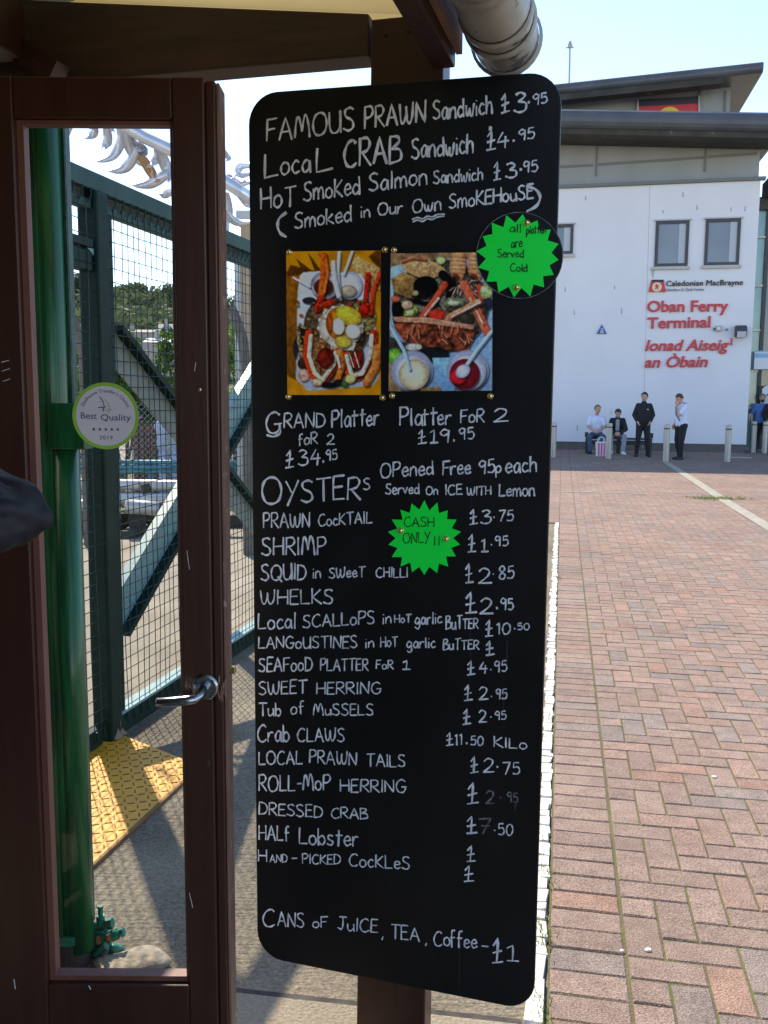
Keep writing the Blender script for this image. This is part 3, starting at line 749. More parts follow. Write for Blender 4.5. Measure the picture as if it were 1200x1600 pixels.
# blue triangular sign
ts = thing('triangle_sign', 'small blue triangular sign with a white figure on the bare white wall', 'sign', wp(940, 515))
s = MB(); s.plate([wp(932, 521.5, .04), wp(948, 521.5, .04), wp(940.5, 507, .04)], wnrm, .04); build('panel', s, M['blue_sign'], ts)
s = MB(); s.plate([wp(937.5, 520, .043), wp(943.5, 520, .043), wp(943.5, 518.8, .043), wp(937.5, 518.8, .043)], wnrm, .003)
s.plate([wp(938.3, 518, .043), wp(942.8, 518, .043), wp(942, 512.5, .043), wp(939.3, 512.5, .043)], wnrm, .003); sy = build('symbol', s, M['white_sign'], ts)
s = MB(); s.plate([wp(939.6, 517.5, .046), wp(941.3, 517.5, .046), wp(941.3, 513.3, .046), wp(939.6, 513.3, .046)], wnrm, .002); build('symbol_gap', s, M['blue_sign'], ts)
# floodlight and small camera box
fl = thing('wall_floodlight', 'dark hooded floodlight on the white wall right of the red letters', 'lamp', wp(1156, 516))
a0 = wp(1147, 528); a1 = wp(1165.5, 510); ua, za = wuv(a0); ub, zb2 = wuv(a1)
prof = [(0, za + .02), (.22, za), (.30, za + .12), (.27, zb2 - .05), (.15, zb2 + .02), (0, zb2 + .02)]
s = MB(); s.prism([wq(ua, z, o) for o, z in prof], [wq(ub, z, o) for o, z in prof]); bevel(build('housing', s, M['win_frame'], fl), .02)
s = MB(); s.plate([wq(ua + .03, za + .0, .305), wq(ub - .03, za + .0, .305), wq(ub - .03, (za + zb2) / 2, .318), wq(ua + .03, (za + zb2) / 2, .318)], wnrm, .05); build('lens', s, M['lamp_lens'], fl)
cm = thing('wall_sensor', 'small pale square sensor box on the wall after the upright letters', 'sensor', wp(1123, 513))
s = MB(); p = wp(1123, 513, .08); s.box(p, (.17, .16, .16), -WA); bevel(build('housing', s, M['sill'], cm), .015)
s = MB(); s.box(wp(1123, 513, .165), (.08, .02, .08), -WA); build('lens', s, M['white_sign'], cm)
s = MB(); s.box(wp(1116, 514, .05), (.03, .1, .05), -WA); s.box(wp(1135.5, 515, .05), (.03, .1, .05), -WA); build('fixing', s, M['win_frame'], cm)
# signs by the entrance
bs = thing('entrance_banner', 'white banner with a blue band hanging over the glazed entrance', 'sign', gq(1.9, 3.6, .3))
cnr = on_plane(1178, 577, gq(0, 0, .3), wnrm); u0b, z0b = wuv(cnr); z1b = wuv(on_plane(1180, 548, gq(0, 0, .3), wnrm))[1]
s = MB(); s.plate([gq(u0b, z0b, .3), gq(u0b + 2.6, z0b, .3), gq(u0b + 2.6, z1b, .3), gq(u0b, z1b, .3)], wnrm, .05); build('panel', s, M['white_sign'], bs)
hb = z1b - z0b
s = MB(); s.plate([gq(u0b, z0b + hb * .62, .304), gq(u0b + 2.6, z0b + hb * .66, .304), gq(u0b + 2.6, z0b + hb * .82, .304), gq(u0b, z0b + hb * .86, .304)], wnrm, .003)
s.plate([gq(u0b, z1b - hb * .07, .304), gq(u0b + 2.6, z1b - hb * .07, .304), gq(u0b + 2.6, z1b, .304), gq(u0b, z1b, .304)], wnrm, .003); build('band', s, M['aqua'], bs)
bk = thing('black_fascia', 'black sign panel with a large white letter above the people at the entrance', 'sign', gq(1.9, 2.5, .2))
p0 = on_plane(1184, 642, gq(0, 0, .2), wnrm); p1 = on_plane(1184, 603, gq(0, 0, .2), wnrm); ub0, zb0 = wuv(p0); zb1 = wuv(p1)[1]
s = MB(); s.plate([gq(ub0, zb0, .2), gq(ub0 + 3.2, zb0, .2), gq(ub0 + 3.2, zb1, .2), gq(ub0, zb1, .2)], wnrm, .06); build('panel', s, M['black_letter'], bk)
s = MB(); put_text(s, 'a', lambda x, y: gq(x, y, .206), ub0 + .08, ub0 + .66, .95, bold=.05)
s.v = [(v[0], v[1], v[2] + zb0 + .1) for v in s.v]; build('lettering', s, M['white_sign'], bk)
# mast on the roof
ms = thing('roof_mast', 'thin steel mast with a small head rising behind the upper roof', 'mast', wp(889, 135, UO - 3))
s = MB(); s.tube([wp(889, 150, UO - 3), wp(890.5, 74, UO - 3)], .035, 8); build('pole', s, M['steel_post'], ms)
s = MB(); p = wp(890.5, 72, UO - 3); s.box(p, (.16, .12, .12)); s.box(p + Z * .12, (.1, .1, .08)); s.tube([p - wu * .14 - Z * .05, p + wu * .14 - Z * .05], .02, 6); build('head', s, M['steel_post'], ms)

# bollards
def bollard_at(px, py):
    return ground(px, py)
b0 = bollard_at(1040, 722)
bo = thing('steel_bollard', '', 'bollard', b0, 'steel bollards in front of the terminal')
hb_ = .93
s = MB(); s.tube([b0, b0 + Z * (hb_ - .03), b0 + Z * (hb_ - .008), b0 + Z * hb_], [.075, .075, .068, .045], 18); bd = build('post', s, M['steel_post'], bo, smooth=False)
s = MB(); s.tube([b0, b0 + Z * .02], .12, 18); build('base_plate', s, M['dark_steel'], bo)
s = MB(); s.tube([b0 + Z * (hb_ - .12), b0 + Z * (hb_ - .09)], .0765, 18); build('band', s, M['dark_steel'], bo)
for i, (px, py, lab) in enumerate([(1040, 722, 'steel bollard just left of the standing man in the white top'),
                                   (950.5, 718, 'steel bollard in front of the bench, between the two seated men'),
                                   (1136, 723, 'steel bollard alone in front of the wall, right of the man in white'),
                                   (864, 716, 'steel bollard half hidden by the right edge of the menu board'),
                                   (1176.5, 708, 'steel bollard in front of the man in the blue shirt'),
                                   (1194, 709, 'steel bollard at the right edge of the photo by the entrance')]):
    o = bo if i == 0 else copy_tree(bo)
    o.location = ground(px, py); o['label'] = lab

# bench against the wall
bp0 = ground(916, 709); bp1 = ground(1018, 710.5)
bdir = (bp1 - bp0); bdir.z = 0; bl = bdir.length; bdir.normalize(); bn = Vector((bdir.y, -bdir.x, 0))
bench = thing('long_bench', 'low black slatted bench along the foot of the white wall', 'bench', (bp0 + bp1) / 2)
s = MB()
for k in range(4): s.bar(bp0 + Z * .43 - bn * (.03 + k * .11), bp1 + Z * .43 - bn * (.03 + k * .11), .09, .045)
build('seat', s, M['bench'], bench)
s = MB(); s.bar(bp0 + Z * .33 - bn * .02, bp1 + Z * .33 - bn * .02, .03, .12); build('front_rail', s, M['bench'], bench)
for t in (.015, .5, .985):
    q = bp0 + bdir * bl * t
    s = MB(); s.bar(q - bn * .02, q - bn * .02 + Z * .405, .06, .05); s.bar(q - bn * .38, q - bn * .38 + Z * .405, .06, .05); s.bar(q + Z * .2 - bn * .05, q + Z * .2 - bn * .35, .05, .05)
    build('leg', s, M['bench'], bench)
for t in (.004, .996):
    q = bp0 + bdir * bl * t
    s = MB(); s.bar(q - bn * .02 + Z * .456, q - bn * .02 + Z * .56, .06, .05); s.bar(q - bn * .38 + Z * .456, q - bn * .38 + Z * .56, .06, .05); s.bar(q + Z * .58 + bn * .02, q + Z * .58 - bn * .42, .06, .04)
    build('armrest', s, M['bench'], bench)

# ------------------------------------------------------------------ people
def remesh(name, mb, mat_, parent, voxel, smooth=4, noise=0.0):
    o = build(name, mb, mat_, parent)
    m = o.modifiers.new('r', 'REMESH'); m.mode = 'VOXEL'; m.voxel_size = voxel; m.use_smooth_shade = True
    s_ = o.modifiers.new('s', 'SMOOTH'); s_.iterations = smooth; s_.factor = .5
    if noise:
        tx = bpy.data.textures.new('wrinkle', 'CLOUDS'); tx.noise_scale = .09; tx.noise_depth = 2
        d_ = o.modifiers.new('d', 'DISPLACE'); d_.texture = tx; d_.strength = noise; d_.mid_level = .5
    dg = bpy.context.evaluated_depsgraph_get(); dg.update()
    me = bpy.data.meshes.new_from_object(o.evaluated_get(dg))
    o.modifiers.clear(); o.data = me
    me.shade_smooth()
    if not me.materials: me.materials.append(mat_)
    return o
def cap_(mb, a, b, ra, rb, n=10):
    a = Vector(a); b = Vector(b)
    mb.ball(a, ra, n, 8); mb.ball(b, rb, n, 8)
    if (b - a).length > 1e-4: mb.tube([a, b], [ra, rb], n)
def chain(mb, pts, rs):
    for i in range(len(pts) - 1): cap_(mb, pts[i], pts[i + 1], rs[i], rs[i + 1])
def hand(mb, w, e, side, inward):
    """palm, four unequal fingers and a thumb; w wrist, e elbow"""
    d = (Vector(w) - Vector(e)).normalized(); inn = Vector(inward); inn = (inn - d * inn.dot(d)).normalized(); wd_ = d.cross(inn).normalized()
    w = Vector(w); pc = w + d * .085
    for k in range(4):
        o = wd_ * (-.03 + k * .02)
        cap_(mb, w + o * .6 + d * .01, pc + o, .016, .014, 8)
        ln = (.062, .074, .07, .055)[k]
        f1 = pc + o + d * ln * .5 + inn * .012; f2 = pc + o + d * ln * .85 + inn * .035
        chain(mb, [pc + o, f1, f2], [.012, .011, .009])
    t0 = w + d * .03 - wd_ * .028 * side
    chain(mb, [t0, t0 + d * .035 - wd_ * .025 * side + inn * .015, t0 + d * .065 - wd_ * .03 * side + inn * .03], [.014, .012, .010])

def person(label, loc, face, J, tops, trousers, shoes, hair, sleeve='long', voxel=.011, head_tilt=(0, 0, 0), extras=None, top_extra=None, beard=None, group=None, own_sleeve=False):
    """J holds joints in the person's own frame: x to their left as we face them (image right), -y towards the viewer"""
    root = thing('person', label, 'person', loc, group)
    rz = Matrix.Rotation(face, 3, 'Z'); loc = Vector(loc)
    T = lambda p: loc + rz @ Vector(p)
    j = {k: T(v) for k, v in J.items()}
    hr_ = rz @ Matrix.Rotation(head_tilt[2], 3, 'Z') @ Matrix.Rotation(head_tilt[0], 3, 'X') @ Matrix.Rotation(head_tilt[1], 3, 'Y')
    hd = j['head']; H = lambda p: hd + hr_ @ Vector(p)
    b = MB()
    cap_(b, j['pelvis'], j['waist'], .12, .115); cap_(b, j['waist'], j['chest'], .115, .125); cap_(b, j['chest'], j['neck'], .10, .055)
    cap_(b, j['neck'], H((0, .01, -.06)), .052, .05)
    b.ball(hd, (.074, .092, .108), 16, 12, hr_); b.ball(H((0, -.03, -.06)), (.055, .06, .06), 12, 8, hr_)
    cap_(b, H((0, -.088, .01)), H((0, -.108, -.025)), .010, .014, 8)
    for sx in (-1, 1): b.ball(H((.076 * sx, .005, -.01)), (.012, .022, .032), 8, 6, hr_)
    cap_(b, j['shL'], j['shR'], .05, .05)
    for S, sg in (('L', 1), ('R', -1)):
        chain(b, [j['sh' + S], j['el' + S], j['wr' + S]], [.05, .010 if own_sleeve and S == 'L' else .038, .027])
        hand(b, j['wr' + S], j['el' + S], sg, rz @ Vector(J.get('in' + S, (-sg, -.2, 0))))
        chain(b, [j['hip' + S], j['kn' + S], j['an' + S]], [.085, .056, .038])
        cap_(b, j['an' + S], j['an' + S] - Z * .03, .034, .034)
    remesh('body', b, M['skin'], root, voxel, 3)
    c = MB()
    cap_(c, j['pelvis'] + (j['waist'] - j['pelvis']) * .2, j['waist'], .14, .135); cap_(c, j['waist'], j['chest'], .135, .142); cap_(c, j['chest'], j['neck'] - (j['neck'] - j['chest']) * .25, .115, .07)
    cap_(c, j['shL'], j['shR'], .068, .068)
    w1 = (j['hipL'] - j['hipR']).normalized() * .05
    cap_(c, j['chest'] + w1, j['pelvis'] + w1, .13, .13); cap_(c, j['chest'] - w1, j['pelvis'] - w1, .13, .13)
    for S in 'LR':
        if own_sleeve and S == 'L': pass
        elif sleeve == 'long': chain(c, [j['sh' + S], j['el' + S], j['wr' + S] + (j['el' + S] - j['wr' + S]) * .06], [.072, .06, .046])
        else: cap_(c, j['sh' + S], j['sh' + S] + (j['el' + S] - j['sh' + S]) * .72, .072, .066)
    if sleeve == 'long': cap_(c, j['neck'] - Z * .03, j['neck'] + Z * .015, .075, .066)
    remesh('jacket' if sleeve == 'long' else 'shirt', c, M[tops], root, .013, 3, .012)
    c = MB()
    cap_(c, j['hipL'], j['hipR'], .115, .115); cap_(c, j['pelvis'], j['pelvis'] + (j['waist'] - j['pelvis']) * .3, .13, .12)
    for S in 'LR': chain(c, [j['hip' + S], j['kn' + S], j['an' + S] + Z * .02], [.105, .075, .056])
    remesh('trousers', c, M[trousers], root, .013, 3, .010)
    for S in 'LR':
        c = MB(); an = j['an' + S]; to = j['to' + S]; dd_ = (to - an); dd_.z = 0; dd_.normalize()
        f = Vector((an.x, an.y, loc.z + .042))
        cap_(c, f - dd_ * .05, f + dd_ * .09, .048, .047); cap_(c, f + dd_ * .09, f + dd_ * .175 - Z * .004, .047, .038); cap_(c, f - dd_ * .03, an + Z * .0, .048, .05)
        o = remesh('shoe', c, M[shoes], root, .011, 2)
        for v in o.data.vertices:
            if v.co.z < .004: v.co.z = .004
    c = MB(); c.ball(H((0, .012, .022)), (.082, .096, .102), 16, 12, hr_)
    c.v = [v for v in c.v]
    hb = bmesh.new(); me = bpy.data.meshes.new('h'); me.from_pydata(c.v, [], c.f); hb.from_mesh(me)
    inv = hr_.transposed()
    dele = []
    for v in hb.verts:
        q = inv @ (v.co - hd)
        if (q.y < -.045 and q.z < .062) or (q.y < .03 and q.z < .0) or q.z < -.05: dele.append(v)
    bmesh.ops.delete(hb, geom=dele, context='VERTS'); hb.to_mesh(me); hb.free()
    c = MB(); c.add([tuple(v.co) for v in me.vertices], [tuple(p.vertices) for p in me.polygons]); bpy.data.meshes.remove(me)
    ho = build('hair', c, M[hair], root, smooth=True); so = ho.modifiers.new('t', 'SOLIDIFY'); so.thickness = .02; so.offset = .2
    for sx in (-1, 1):
        e = MB(); e.ball(H((.03 * sx, -.083, .012)), (.012, .006, .007), 8, 6, hr_); build('eye', e, M['hair_dark'], root)
    e = MB(); cap_(e, H((-.022, -.085, -.058)), H((.022, -.085, -.058)), .005, .005, 6); build('mouth', e, mat('lips', (0.36, 0.12, 0.10), rough=.5), root)
    if beard:
        e = MB(); e.ball(H((0, -.045, -.075)), (.06, .055, .05), 12, 8, hr_); build('beard', e, M[beard], root, smooth=True)
    if extras: extras(root, T, H, j)
    return root

STAND = dict(pelvis=(0, 0, .92), waist=(0, 0, 1.06), chest=(0, 0, 1.26), neck=(0, .0, 1.45), head=(0, -.02, 1.60),
             shL=(.150, 0, 1.37), shR=(-.150, 0, 1.37), elL=(.245, .03, 1.12), elR=(-.245, .03, 1.12), wrL=(.17, -.13, .95), wrR=(-.17, -.13, .95),
             hipL=(.085, 0, .88), hipR=(-.085, 0, .88), knL=(.12, -.01, .48), knR=(-.12, -.01, .48), anL=(.15, .02, .09), anR=(-.15, .02, .09), toL=(.19, -.14, .04), toR=(-.19, -.14, .04))
def pose(**k):
    d = dict(STAND); d.update(k); return d
SIT = dict(pelvis=(0, .05, .53), waist=(0, .06, .68), chest=(0, .02, .90), neck=(0, .0, 1.08), head=(0, -.03, 1.23),
           shL=(.155, 0, 1.0), shR=(-.155, 0, 1.0), elL=(.24, -.10, .76), elR=(-.24, -.10, .76), wrL=(.07, -.30, .66), wrR=(-.07, -.30, .66),
           hipL=(.09, .02, .52), hipR=(-.09, .02, .52), knL=(.19, -.40, .50), knR=(-.19, -.40, .50), anL=(.16, -.42, .09), anR=(-.16, -.42, .09), toL=(.21, -.58, .04), toR=(-.21, -.58, .04),
           inL=(-1, 0, -.3), inR=(1, 0, -.3))
def spose(**k):
    d = dict(SIT); d.update(k); return d
F0 = -WA
# seated on the bench: feet in front of it
def on_bench(px):
    g_ = ground(px, 712)
    t = (g_ - bp0).dot(bdir)
    q = bp0 + bdir * t - bn * .15
    q.z = 0.0; return q
person('seated older man in a pale polo shirt and jeans on the bench', on_bench(936), F0, spose(head=(.02, -.03, 1.25)), 'white_cloth', 'denim', 'black_shoe', 'hair_grey', sleeve='short', head_tilt=(0, 0, .35))
def tee(root, T, H, j):
    c = MB(); cap_(c, T((0, -.125, .95)), T((0, -.115, .70)), .055, .06); cap_(c, T((0, -.10, 1.0)), T((0, -.12, .9)), .045, .05); remesh('undershirt', c, M['grey_cloth'], root, .012, 2)
person('seated young man in an open black jacket, grey trousers and white trainers', on_bench(968.5), F0,
       spose(chest=(0, -.10, .86), neck=(0, -.17, 1.02), head=(0, -.24, 1.14), shL=(.15, -.13, .95), shR=(-.15, -.13, .95), elL=(.23, -.24, .70), elR=(-.23, -.24, .70), wrL=(.07, -.40, .60), wrR=(-.07, -.40, .60), waist=(0, .02, .67)),
       'black_cloth', 'grey_cloth', 'white_shoe', 'hair_dark', head_tilt=(.45, 0, 0), extras=lambda r_, T, H, j: tee(r_, lambda p: T((p[0], p[1] - .09, p[2] - .02)), H, j))
def badge(root, T, H, j):
    c = MB(); c.box(T((.09, -.155, 1.27)), (.05, .012, .018), F0); build('chest_badge', c, M['white_sign'], root)
person('standing man in a black zipped jacket and black trousers facing the plaza', ground(1003, 714), F0, pose(), 'black_cloth', 'black_cloth', 'black_shoe', 'hair_dark', head_tilt=(.05, 0, -.35), extras=badge)
def strap(root, T, H, j):
    c = MB(); c.tube([T((.02, .16, 1.42)), T((-.04, .02, 1.475)), T((-.10, -.12, 1.35)), T((-.02, -.16, 1.15)), T((.10, -.13, 1.0))], .011, 6); build('bag_strap', c, M['bag_strap'], root)
person('standing man in a white top, head bowed, one hand at his face', ground(1062, 719), F0 - R(58),
       pose(head=(0, -.10, 1.56), neck=(0, -.03, 1.44), elL=(.15, -.20, 1.14), wrL=(.05, -.20, 1.38), inL=(-.5, .8, 0), elR=(-.23, .04, 1.10), wrR=(-.20, -.06, .90), anL=(.07, -.03, .09), toL=(.09, -.2, .04), anR=(-.08, .05, .09), toR=(-.1, -.12, .04), knL=(.09, -.05, .48), knR=(-.09, -.03, .48)),
       'white_cloth', 'black_cloth', 'black_shoe', 'hair_brown', sleeve='short', head_tilt=(.5, 0, .1), extras=strap)
person('bearded man in a blue shirt walking out of the glazed entrance', ground(1186, 706), F0 + R(8),
       pose(anL=(.09, -.18, .10), toL=(.1, -.34, .05), knL=(.09, -.14, .5), anR=(-.09, .2, .12), toR=(-.1, .05, .05), knR=(-.09, .03, .5), wrL=(.24, -.1, .88), wrR=(-.24, .06, .86), elL=(.25, .02, 1.1), elR=(-.25, .08, 1.12)),
       'blue_cloth', 'black_cloth', 'black_shoe', 'hair_grey', sleeve='short', beard='hair_dark')
person('person in black at the right edge of the photo beside the blue shirt', ground(1203, 707), F0, pose(), 'black_cloth', 'black_cloth', 'black_shoe', 'hair_dark')

# striped gift bag at the seated man's feet
gb = ground(938.5, 713.5); bag = thing('carrier_bag', 'white carrier bag with pink stripes standing by the seated older man', 'bag', gb)
gw, gh, gd = .27, .40, .14
s = MB(); fr = [gb + Vector(q) for q in ((-gw / 2 * .85, -gd / 2, 0), (gw / 2 * .85, -gd / 2, 0), (gw / 2, -gd / 2, gh), (-gw / 2, -gd / 2, gh))]
s.prism(fr, [p + Vector((0, gd, 0)) for p in fr]); build('panel', s, M['white_sign'], bag)
s = MB()
for k in (-1, 0, 1):
    x = k * .07; s.plate([gb + Vector((x - .024, -gd / 2 - .003, .02)), gb + Vector((x + .024, -gd / 2 - .003, .02)), gb + Vector((x * 1.1 + .026, -gd / 2 - .003, gh - .03)), gb + Vector((x * 1.1 - .026, -gd / 2 - .003, gh - .03))], Vector((0, -1, 0)), .002)
build('stripe', s, M['pink'], bag)
s = MB()
for yy in (-gd / 2, gd / 2): s.tube([gb + Vector((-.08, yy, gh)), gb + Vector((-.075, yy, gh + .09)), gb + Vector((0, yy, gh + .13)), gb + Vector((.075, yy, gh + .09)), gb + Vector((.08, yy, gh))], .009, 6)
build('handle', s, M['white_sign'], bag)
# manhole lid
mh = ground(1158, 716); s = MB(); s.tube([mh + Z * .014, mh + Z * .022], .27, 20); 
tag(build('manhole_cover', s, M['steel_post'], base=mh), 'pale round cover set in the paving near the wall corner', 'manhole cover')
# grass tuft in the channel
gt = ground(1122, 781); s = MB(); r_ = random.Random(9)
for _ in range(240):
    p = gt + Vector((r_.gauss(0, .22), r_.gauss(0, .09), .015)); d_ = Vector((r_.gauss(0, .06), r_.gauss(0, .06), r_.uniform(.02, .06))); w_ = Vector((r_.uniform(-1, 1), r_.uniform(-1, 1), 0)).normalized() * .008
    s.add([p - w_, p + w_, p + d_], [(0, 1, 2)])
tag(build('grass_tuft', s, M['grass'], base=gt), 'flat tuft of weeds growing where the pale channel crosses the paving seam', 'weed')
s = MB()
for (px, py, n_) in ((846, 1465, 90), (852, 1370, 40), (842, 1310, 30), (858, 1128, 30), (872, 905, 40), (874, 850, 30), (848, 1585, 40)):
    c_ = ground(px, py)
    for _ in range(n_):
        p = c_ + Vector((r_.gauss(0, .014), r_.gauss(0, .05), .012)); d_ = Vector((r_.gauss(0, .012), r_.gauss(0, .014), r_.uniform(.010, .032))); w_ = Vector((r_.uniform(-1, 1), r_.uniform(-1, 1), 0)).normalized() * .002
        s.add([p - w_, p + w_, p + d_], [(0, 1, 2)])
tag(build('kerb_grass', s, M['grass']), 'short weeds growing along the white kerb', 'weeds', kind='stuff')
# small white stones and one flat bird dropping on the bricks
for px, py, sz, lab in ((1013, 1483, .012, 'small white stone on the brick paving near the bottom'), (1116, 1213, .014, 'pale flat bird dropping on a brick, middle of the plaza'), (972, 1484, .008, 'tiny pale chip on the bricks left of the small white stone')):
    c_ = ground(px, py, .02); s = MB(); s.ball(c_ - Z * .002, (sz * .8, sz * .65, sz * .4), 9, 6); s.v = [(v[0] + rnd.uniform(-.0012, .0012), v[1] + rnd.uniform(-.0012, .0012), v[2]) for v in s.v]
    tag(build('pale_bit', s, M['white_kerb'], base=c_), lab, 'stone')

# ------------------------------------------------------------------ shelter (seen from inside)
BA = R(14.8)
bu = Vector((math.cos(BA), -math.sin(BA), 0)); bn_ = Vector((-math.sin(BA), -math.cos(BA), 0))
BP = at(640, 800, 2.0)
def Bp(px, py, off=0.0):
    return on_plane(px, py, BP + bn_ * off, bn_)
sh = thing('wooden_shelter', 'dark brown timber shelter frame with post, beam, rafters and roof around the menu board', 'shelter', (BP.x, BP.y, 0))
PO = -.022
def post_pts(px0, px1, py):
    return Bp(px0, py, PO), Bp(px1, py, PO)
tl, tr = post_pts(580, 694, 30); bl_, br_ = post_pts(557, 664, 1590)
def ext(p, q, z):
    t = (z - q.z) / (p.z - q.z); return q + (p - q) * t
zt = tl.z + .0
fr = [ext(tl, bl_, 0.0), ext(tr, br_, 0.0), ext(tr, br_, zt), ext(tl, bl_, zt)]
s = MB(); s.prism(fr, [p - bn_ * .075 for p in fr]); bevel(build('post', s, M['wood'], sh), .004)
# beam along the wall line
zb0 = Bp(380, 102, PO - .004).z; zb1 = Bp(579, 89, PO - .004).z
zbm = (zb0 + zb1) / 2
s = MB(); p0 = Bp(576, 60, PO - .004); lft = p0 - bu * 2.4
rA, rB = Bp(105, -1, PO - .004), Bp(665, 21, PO - .004)
rsl = (rB.z - rA.z) / (rB - rA).dot(bu)
def roof_z(p): return rA.z + (Vector(p) - rA).dot(bu) * rsl
bt = roof_z(p0)
fr = [Vector((lft.x, lft.y, zbm)), Vector((p0.x, p0.y, zbm)), Vector((p0.x, p0.y, roof_z(p0) - .004)), Vector((lft.x, lft.y, roof_z(lft) - .004))]
s.prism(fr, [p - bn_ * .075 for p in fr]); bevel(build('beam', s, M['wood_beam'], sh), .004)
# right-hand rafter, square to the wall, and its mate on the left
back = -bn_
ra = Bp(722, 66, PO + .004)
def rafter(c, w, h, name='rafter', far=.12):
    s = MB(); a = c + bn_ * 2.6; e = c - bn_ * far
    s.bar(e, a, w, h); return bevel(build(name, s, M['wood'], sh), .004)
rc = Bp(703, 40, PO); rc.z = Bp(735, 118, PO).z + .075
rafter(rc + bn_ * .03, .045, .15, far=-.02)
lc = Bp(40, 60, PO); lc.z = zbm + .10
rafter(lc + bn_ * .03, .07, .13, far=-.02)
lb = MB(); q0 = Bp(92, 117, .02); q1 = Bp(-60, 22, .02); lb.bar(q0, q1, .05, .05); build('brace', lb, M['wood'], sh)
# fascia strip standing on the beam and the roof sheet
zs = bt + .006
s = MB(); NS = 26
A0 = lft + Vector((0, 0, 0)); wid = (p0 - lft).length + .15
rows = []
for k in range(NS + 1):
    o = -.45 + k * (3.1 / NS) ; rows.append(o)
prof = []
for k in range(0, 121):
    x = wid * k / 120; prof.append(x)
def roof_pt(x, o, up=0.0):
    p = lft + bu * x + bn_ * o
    return Vector((p.x, p.y, roof_z(p) + .016 + .012 * math.sin((o) * 2 * math.pi / .076) + up))
oo = [(-.085 + .00633 * k) for k in range(96)]
for o in oo:
    s.v.append(tuple(roof_pt(0, o))); s.v.append(tuple(roof_pt(wid, o)))
for k in range(len(oo) - 1):
    s.f.append((2 * k, 2 * k + 1, 2 * k + 3, 2 * k + 2))
m_sheet = leaf_mat('translucent_roof_sheet', (0.46, 0.35, 0.15), (0.56, 0.46, 0.22), scale=2, trans=.3)
build('roof_sheet', s, m_sheet, sh, smooth=True)
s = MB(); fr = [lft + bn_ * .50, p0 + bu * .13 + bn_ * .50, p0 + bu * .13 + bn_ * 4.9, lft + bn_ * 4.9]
fr = [Vector((p.x, p.y, roof_z(p) + .03)) for p in fr]; s.prism(fr, [p + Z * .04 for p in fr]); build('ceiling_board', s, M['roof_dark'], sh)  # roof overhead, carried back unseen to keep sky out of the pane
# unseen side and back of the stall, added behind the camera to block skylight
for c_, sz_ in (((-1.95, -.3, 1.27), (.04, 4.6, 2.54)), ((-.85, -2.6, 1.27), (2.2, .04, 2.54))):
    s = MB(); s.box(c_, sz_); build('unseen_wall_panel', s, M['roof_dark'], sh)
s = MB(); s.box((-1.2, 2.32, 1.27), (.5, .05, 2.5), -BA); build('unseen_wall_panel', s, M['wood'], sh)
# gutter along the right-hand eave
ge = Bp(790, 58, .0); ge = ge - bn_ * .02
gr_ = .0665
s = MB(); gd_ = bn_
pts = [ge, ge + gd_ * .02, ge + gd_ * 2.6]
s.tube([ge - gd_ * .012, ge, ge + gd_ * .10, ge + gd_ * 2.6], [gr_ * .8, gr_ * .97, gr_, gr_], 28)
gt_ = build('gutter', s, M['grey_plastic'], sh, smooth=True)
for o_, w_, r_2 in ((.006, .016, 1.09), (.105, .02, 1.07), (.16, .02, 1.07), (.34, .03, 1.08), (.75, .03, 1.08)):
    s = MB(); s.tube([ge + gd_ * (o_ - w_ / 2), ge + gd_ * (o_ - w_ * .3), ge + gd_ * (o_ + w_ * .3), ge + gd_ * (o_ + w_ / 2)], [gr_ * 1.005, gr_ * r_2, gr_ * r_2, gr_ * 1.005], 28, cap=False); build('gutter_clip', s, M['grey_plastic'], gt_, smooth=True)
for o_ in (.022, .09, .122, .178):
    s = MB(); s.tube([ge + gd_ * (o_ - .003), ge + gd_ * (o_ + .003)], gr_ * 1.012, 28, cap=False); build('grime_ring', s, M['dirt'], gt_, smooth=True)
s = MB(); s.bar(rc + bn_ * .05 + bu * .03 + Z * .03, rc + bn_ * 2.5 + bu * .03 + Z * .03, .012, .16); build('fascia', s, M['raw_wood'], sh)
# screws and nail holes on the post head
s = MB()
for px, py in ((602, 55), (638, 48), (674, 44)): s.ball(Bp(px, py, PO + .001), .004, 8, 5)
build('screw', s, M['dirt'], sh)

# ------------------------------------------------------------------ menu board
def rounded(c4, r, n=8):
    out = []
    for i in range(4):
        p = c4[i]; a = (c4[i - 1] - p).normalized(); b_ = (c4[(i + 1) % 4] - p).normalized()
        s0 = p + a * r; s1 = p + b_ * r; cc_ = p + a * r + b_ * r
        for k in range(n + 1):
            t = math.pi / 2 * k / n
            out.append(cc_ - b_ * r * math.cos(t) - a * r * math.sin(t))
    return out
c4 = [Bp(402, 1494), Bp(834, 1581), Bp(878.5, 110), Bp(387.5, 146)]
board = thing('menu_board', 'tall black menu board with rounded corners and handwritten white seafood prices', 'menu board', (BP.x, BP.y, c4[0].z))
s = MB(); s.plate(rounded(c4, .066), bn_, .014); panel = build('panel', s, M['board'], board); bevel(panel, .0025, 2)

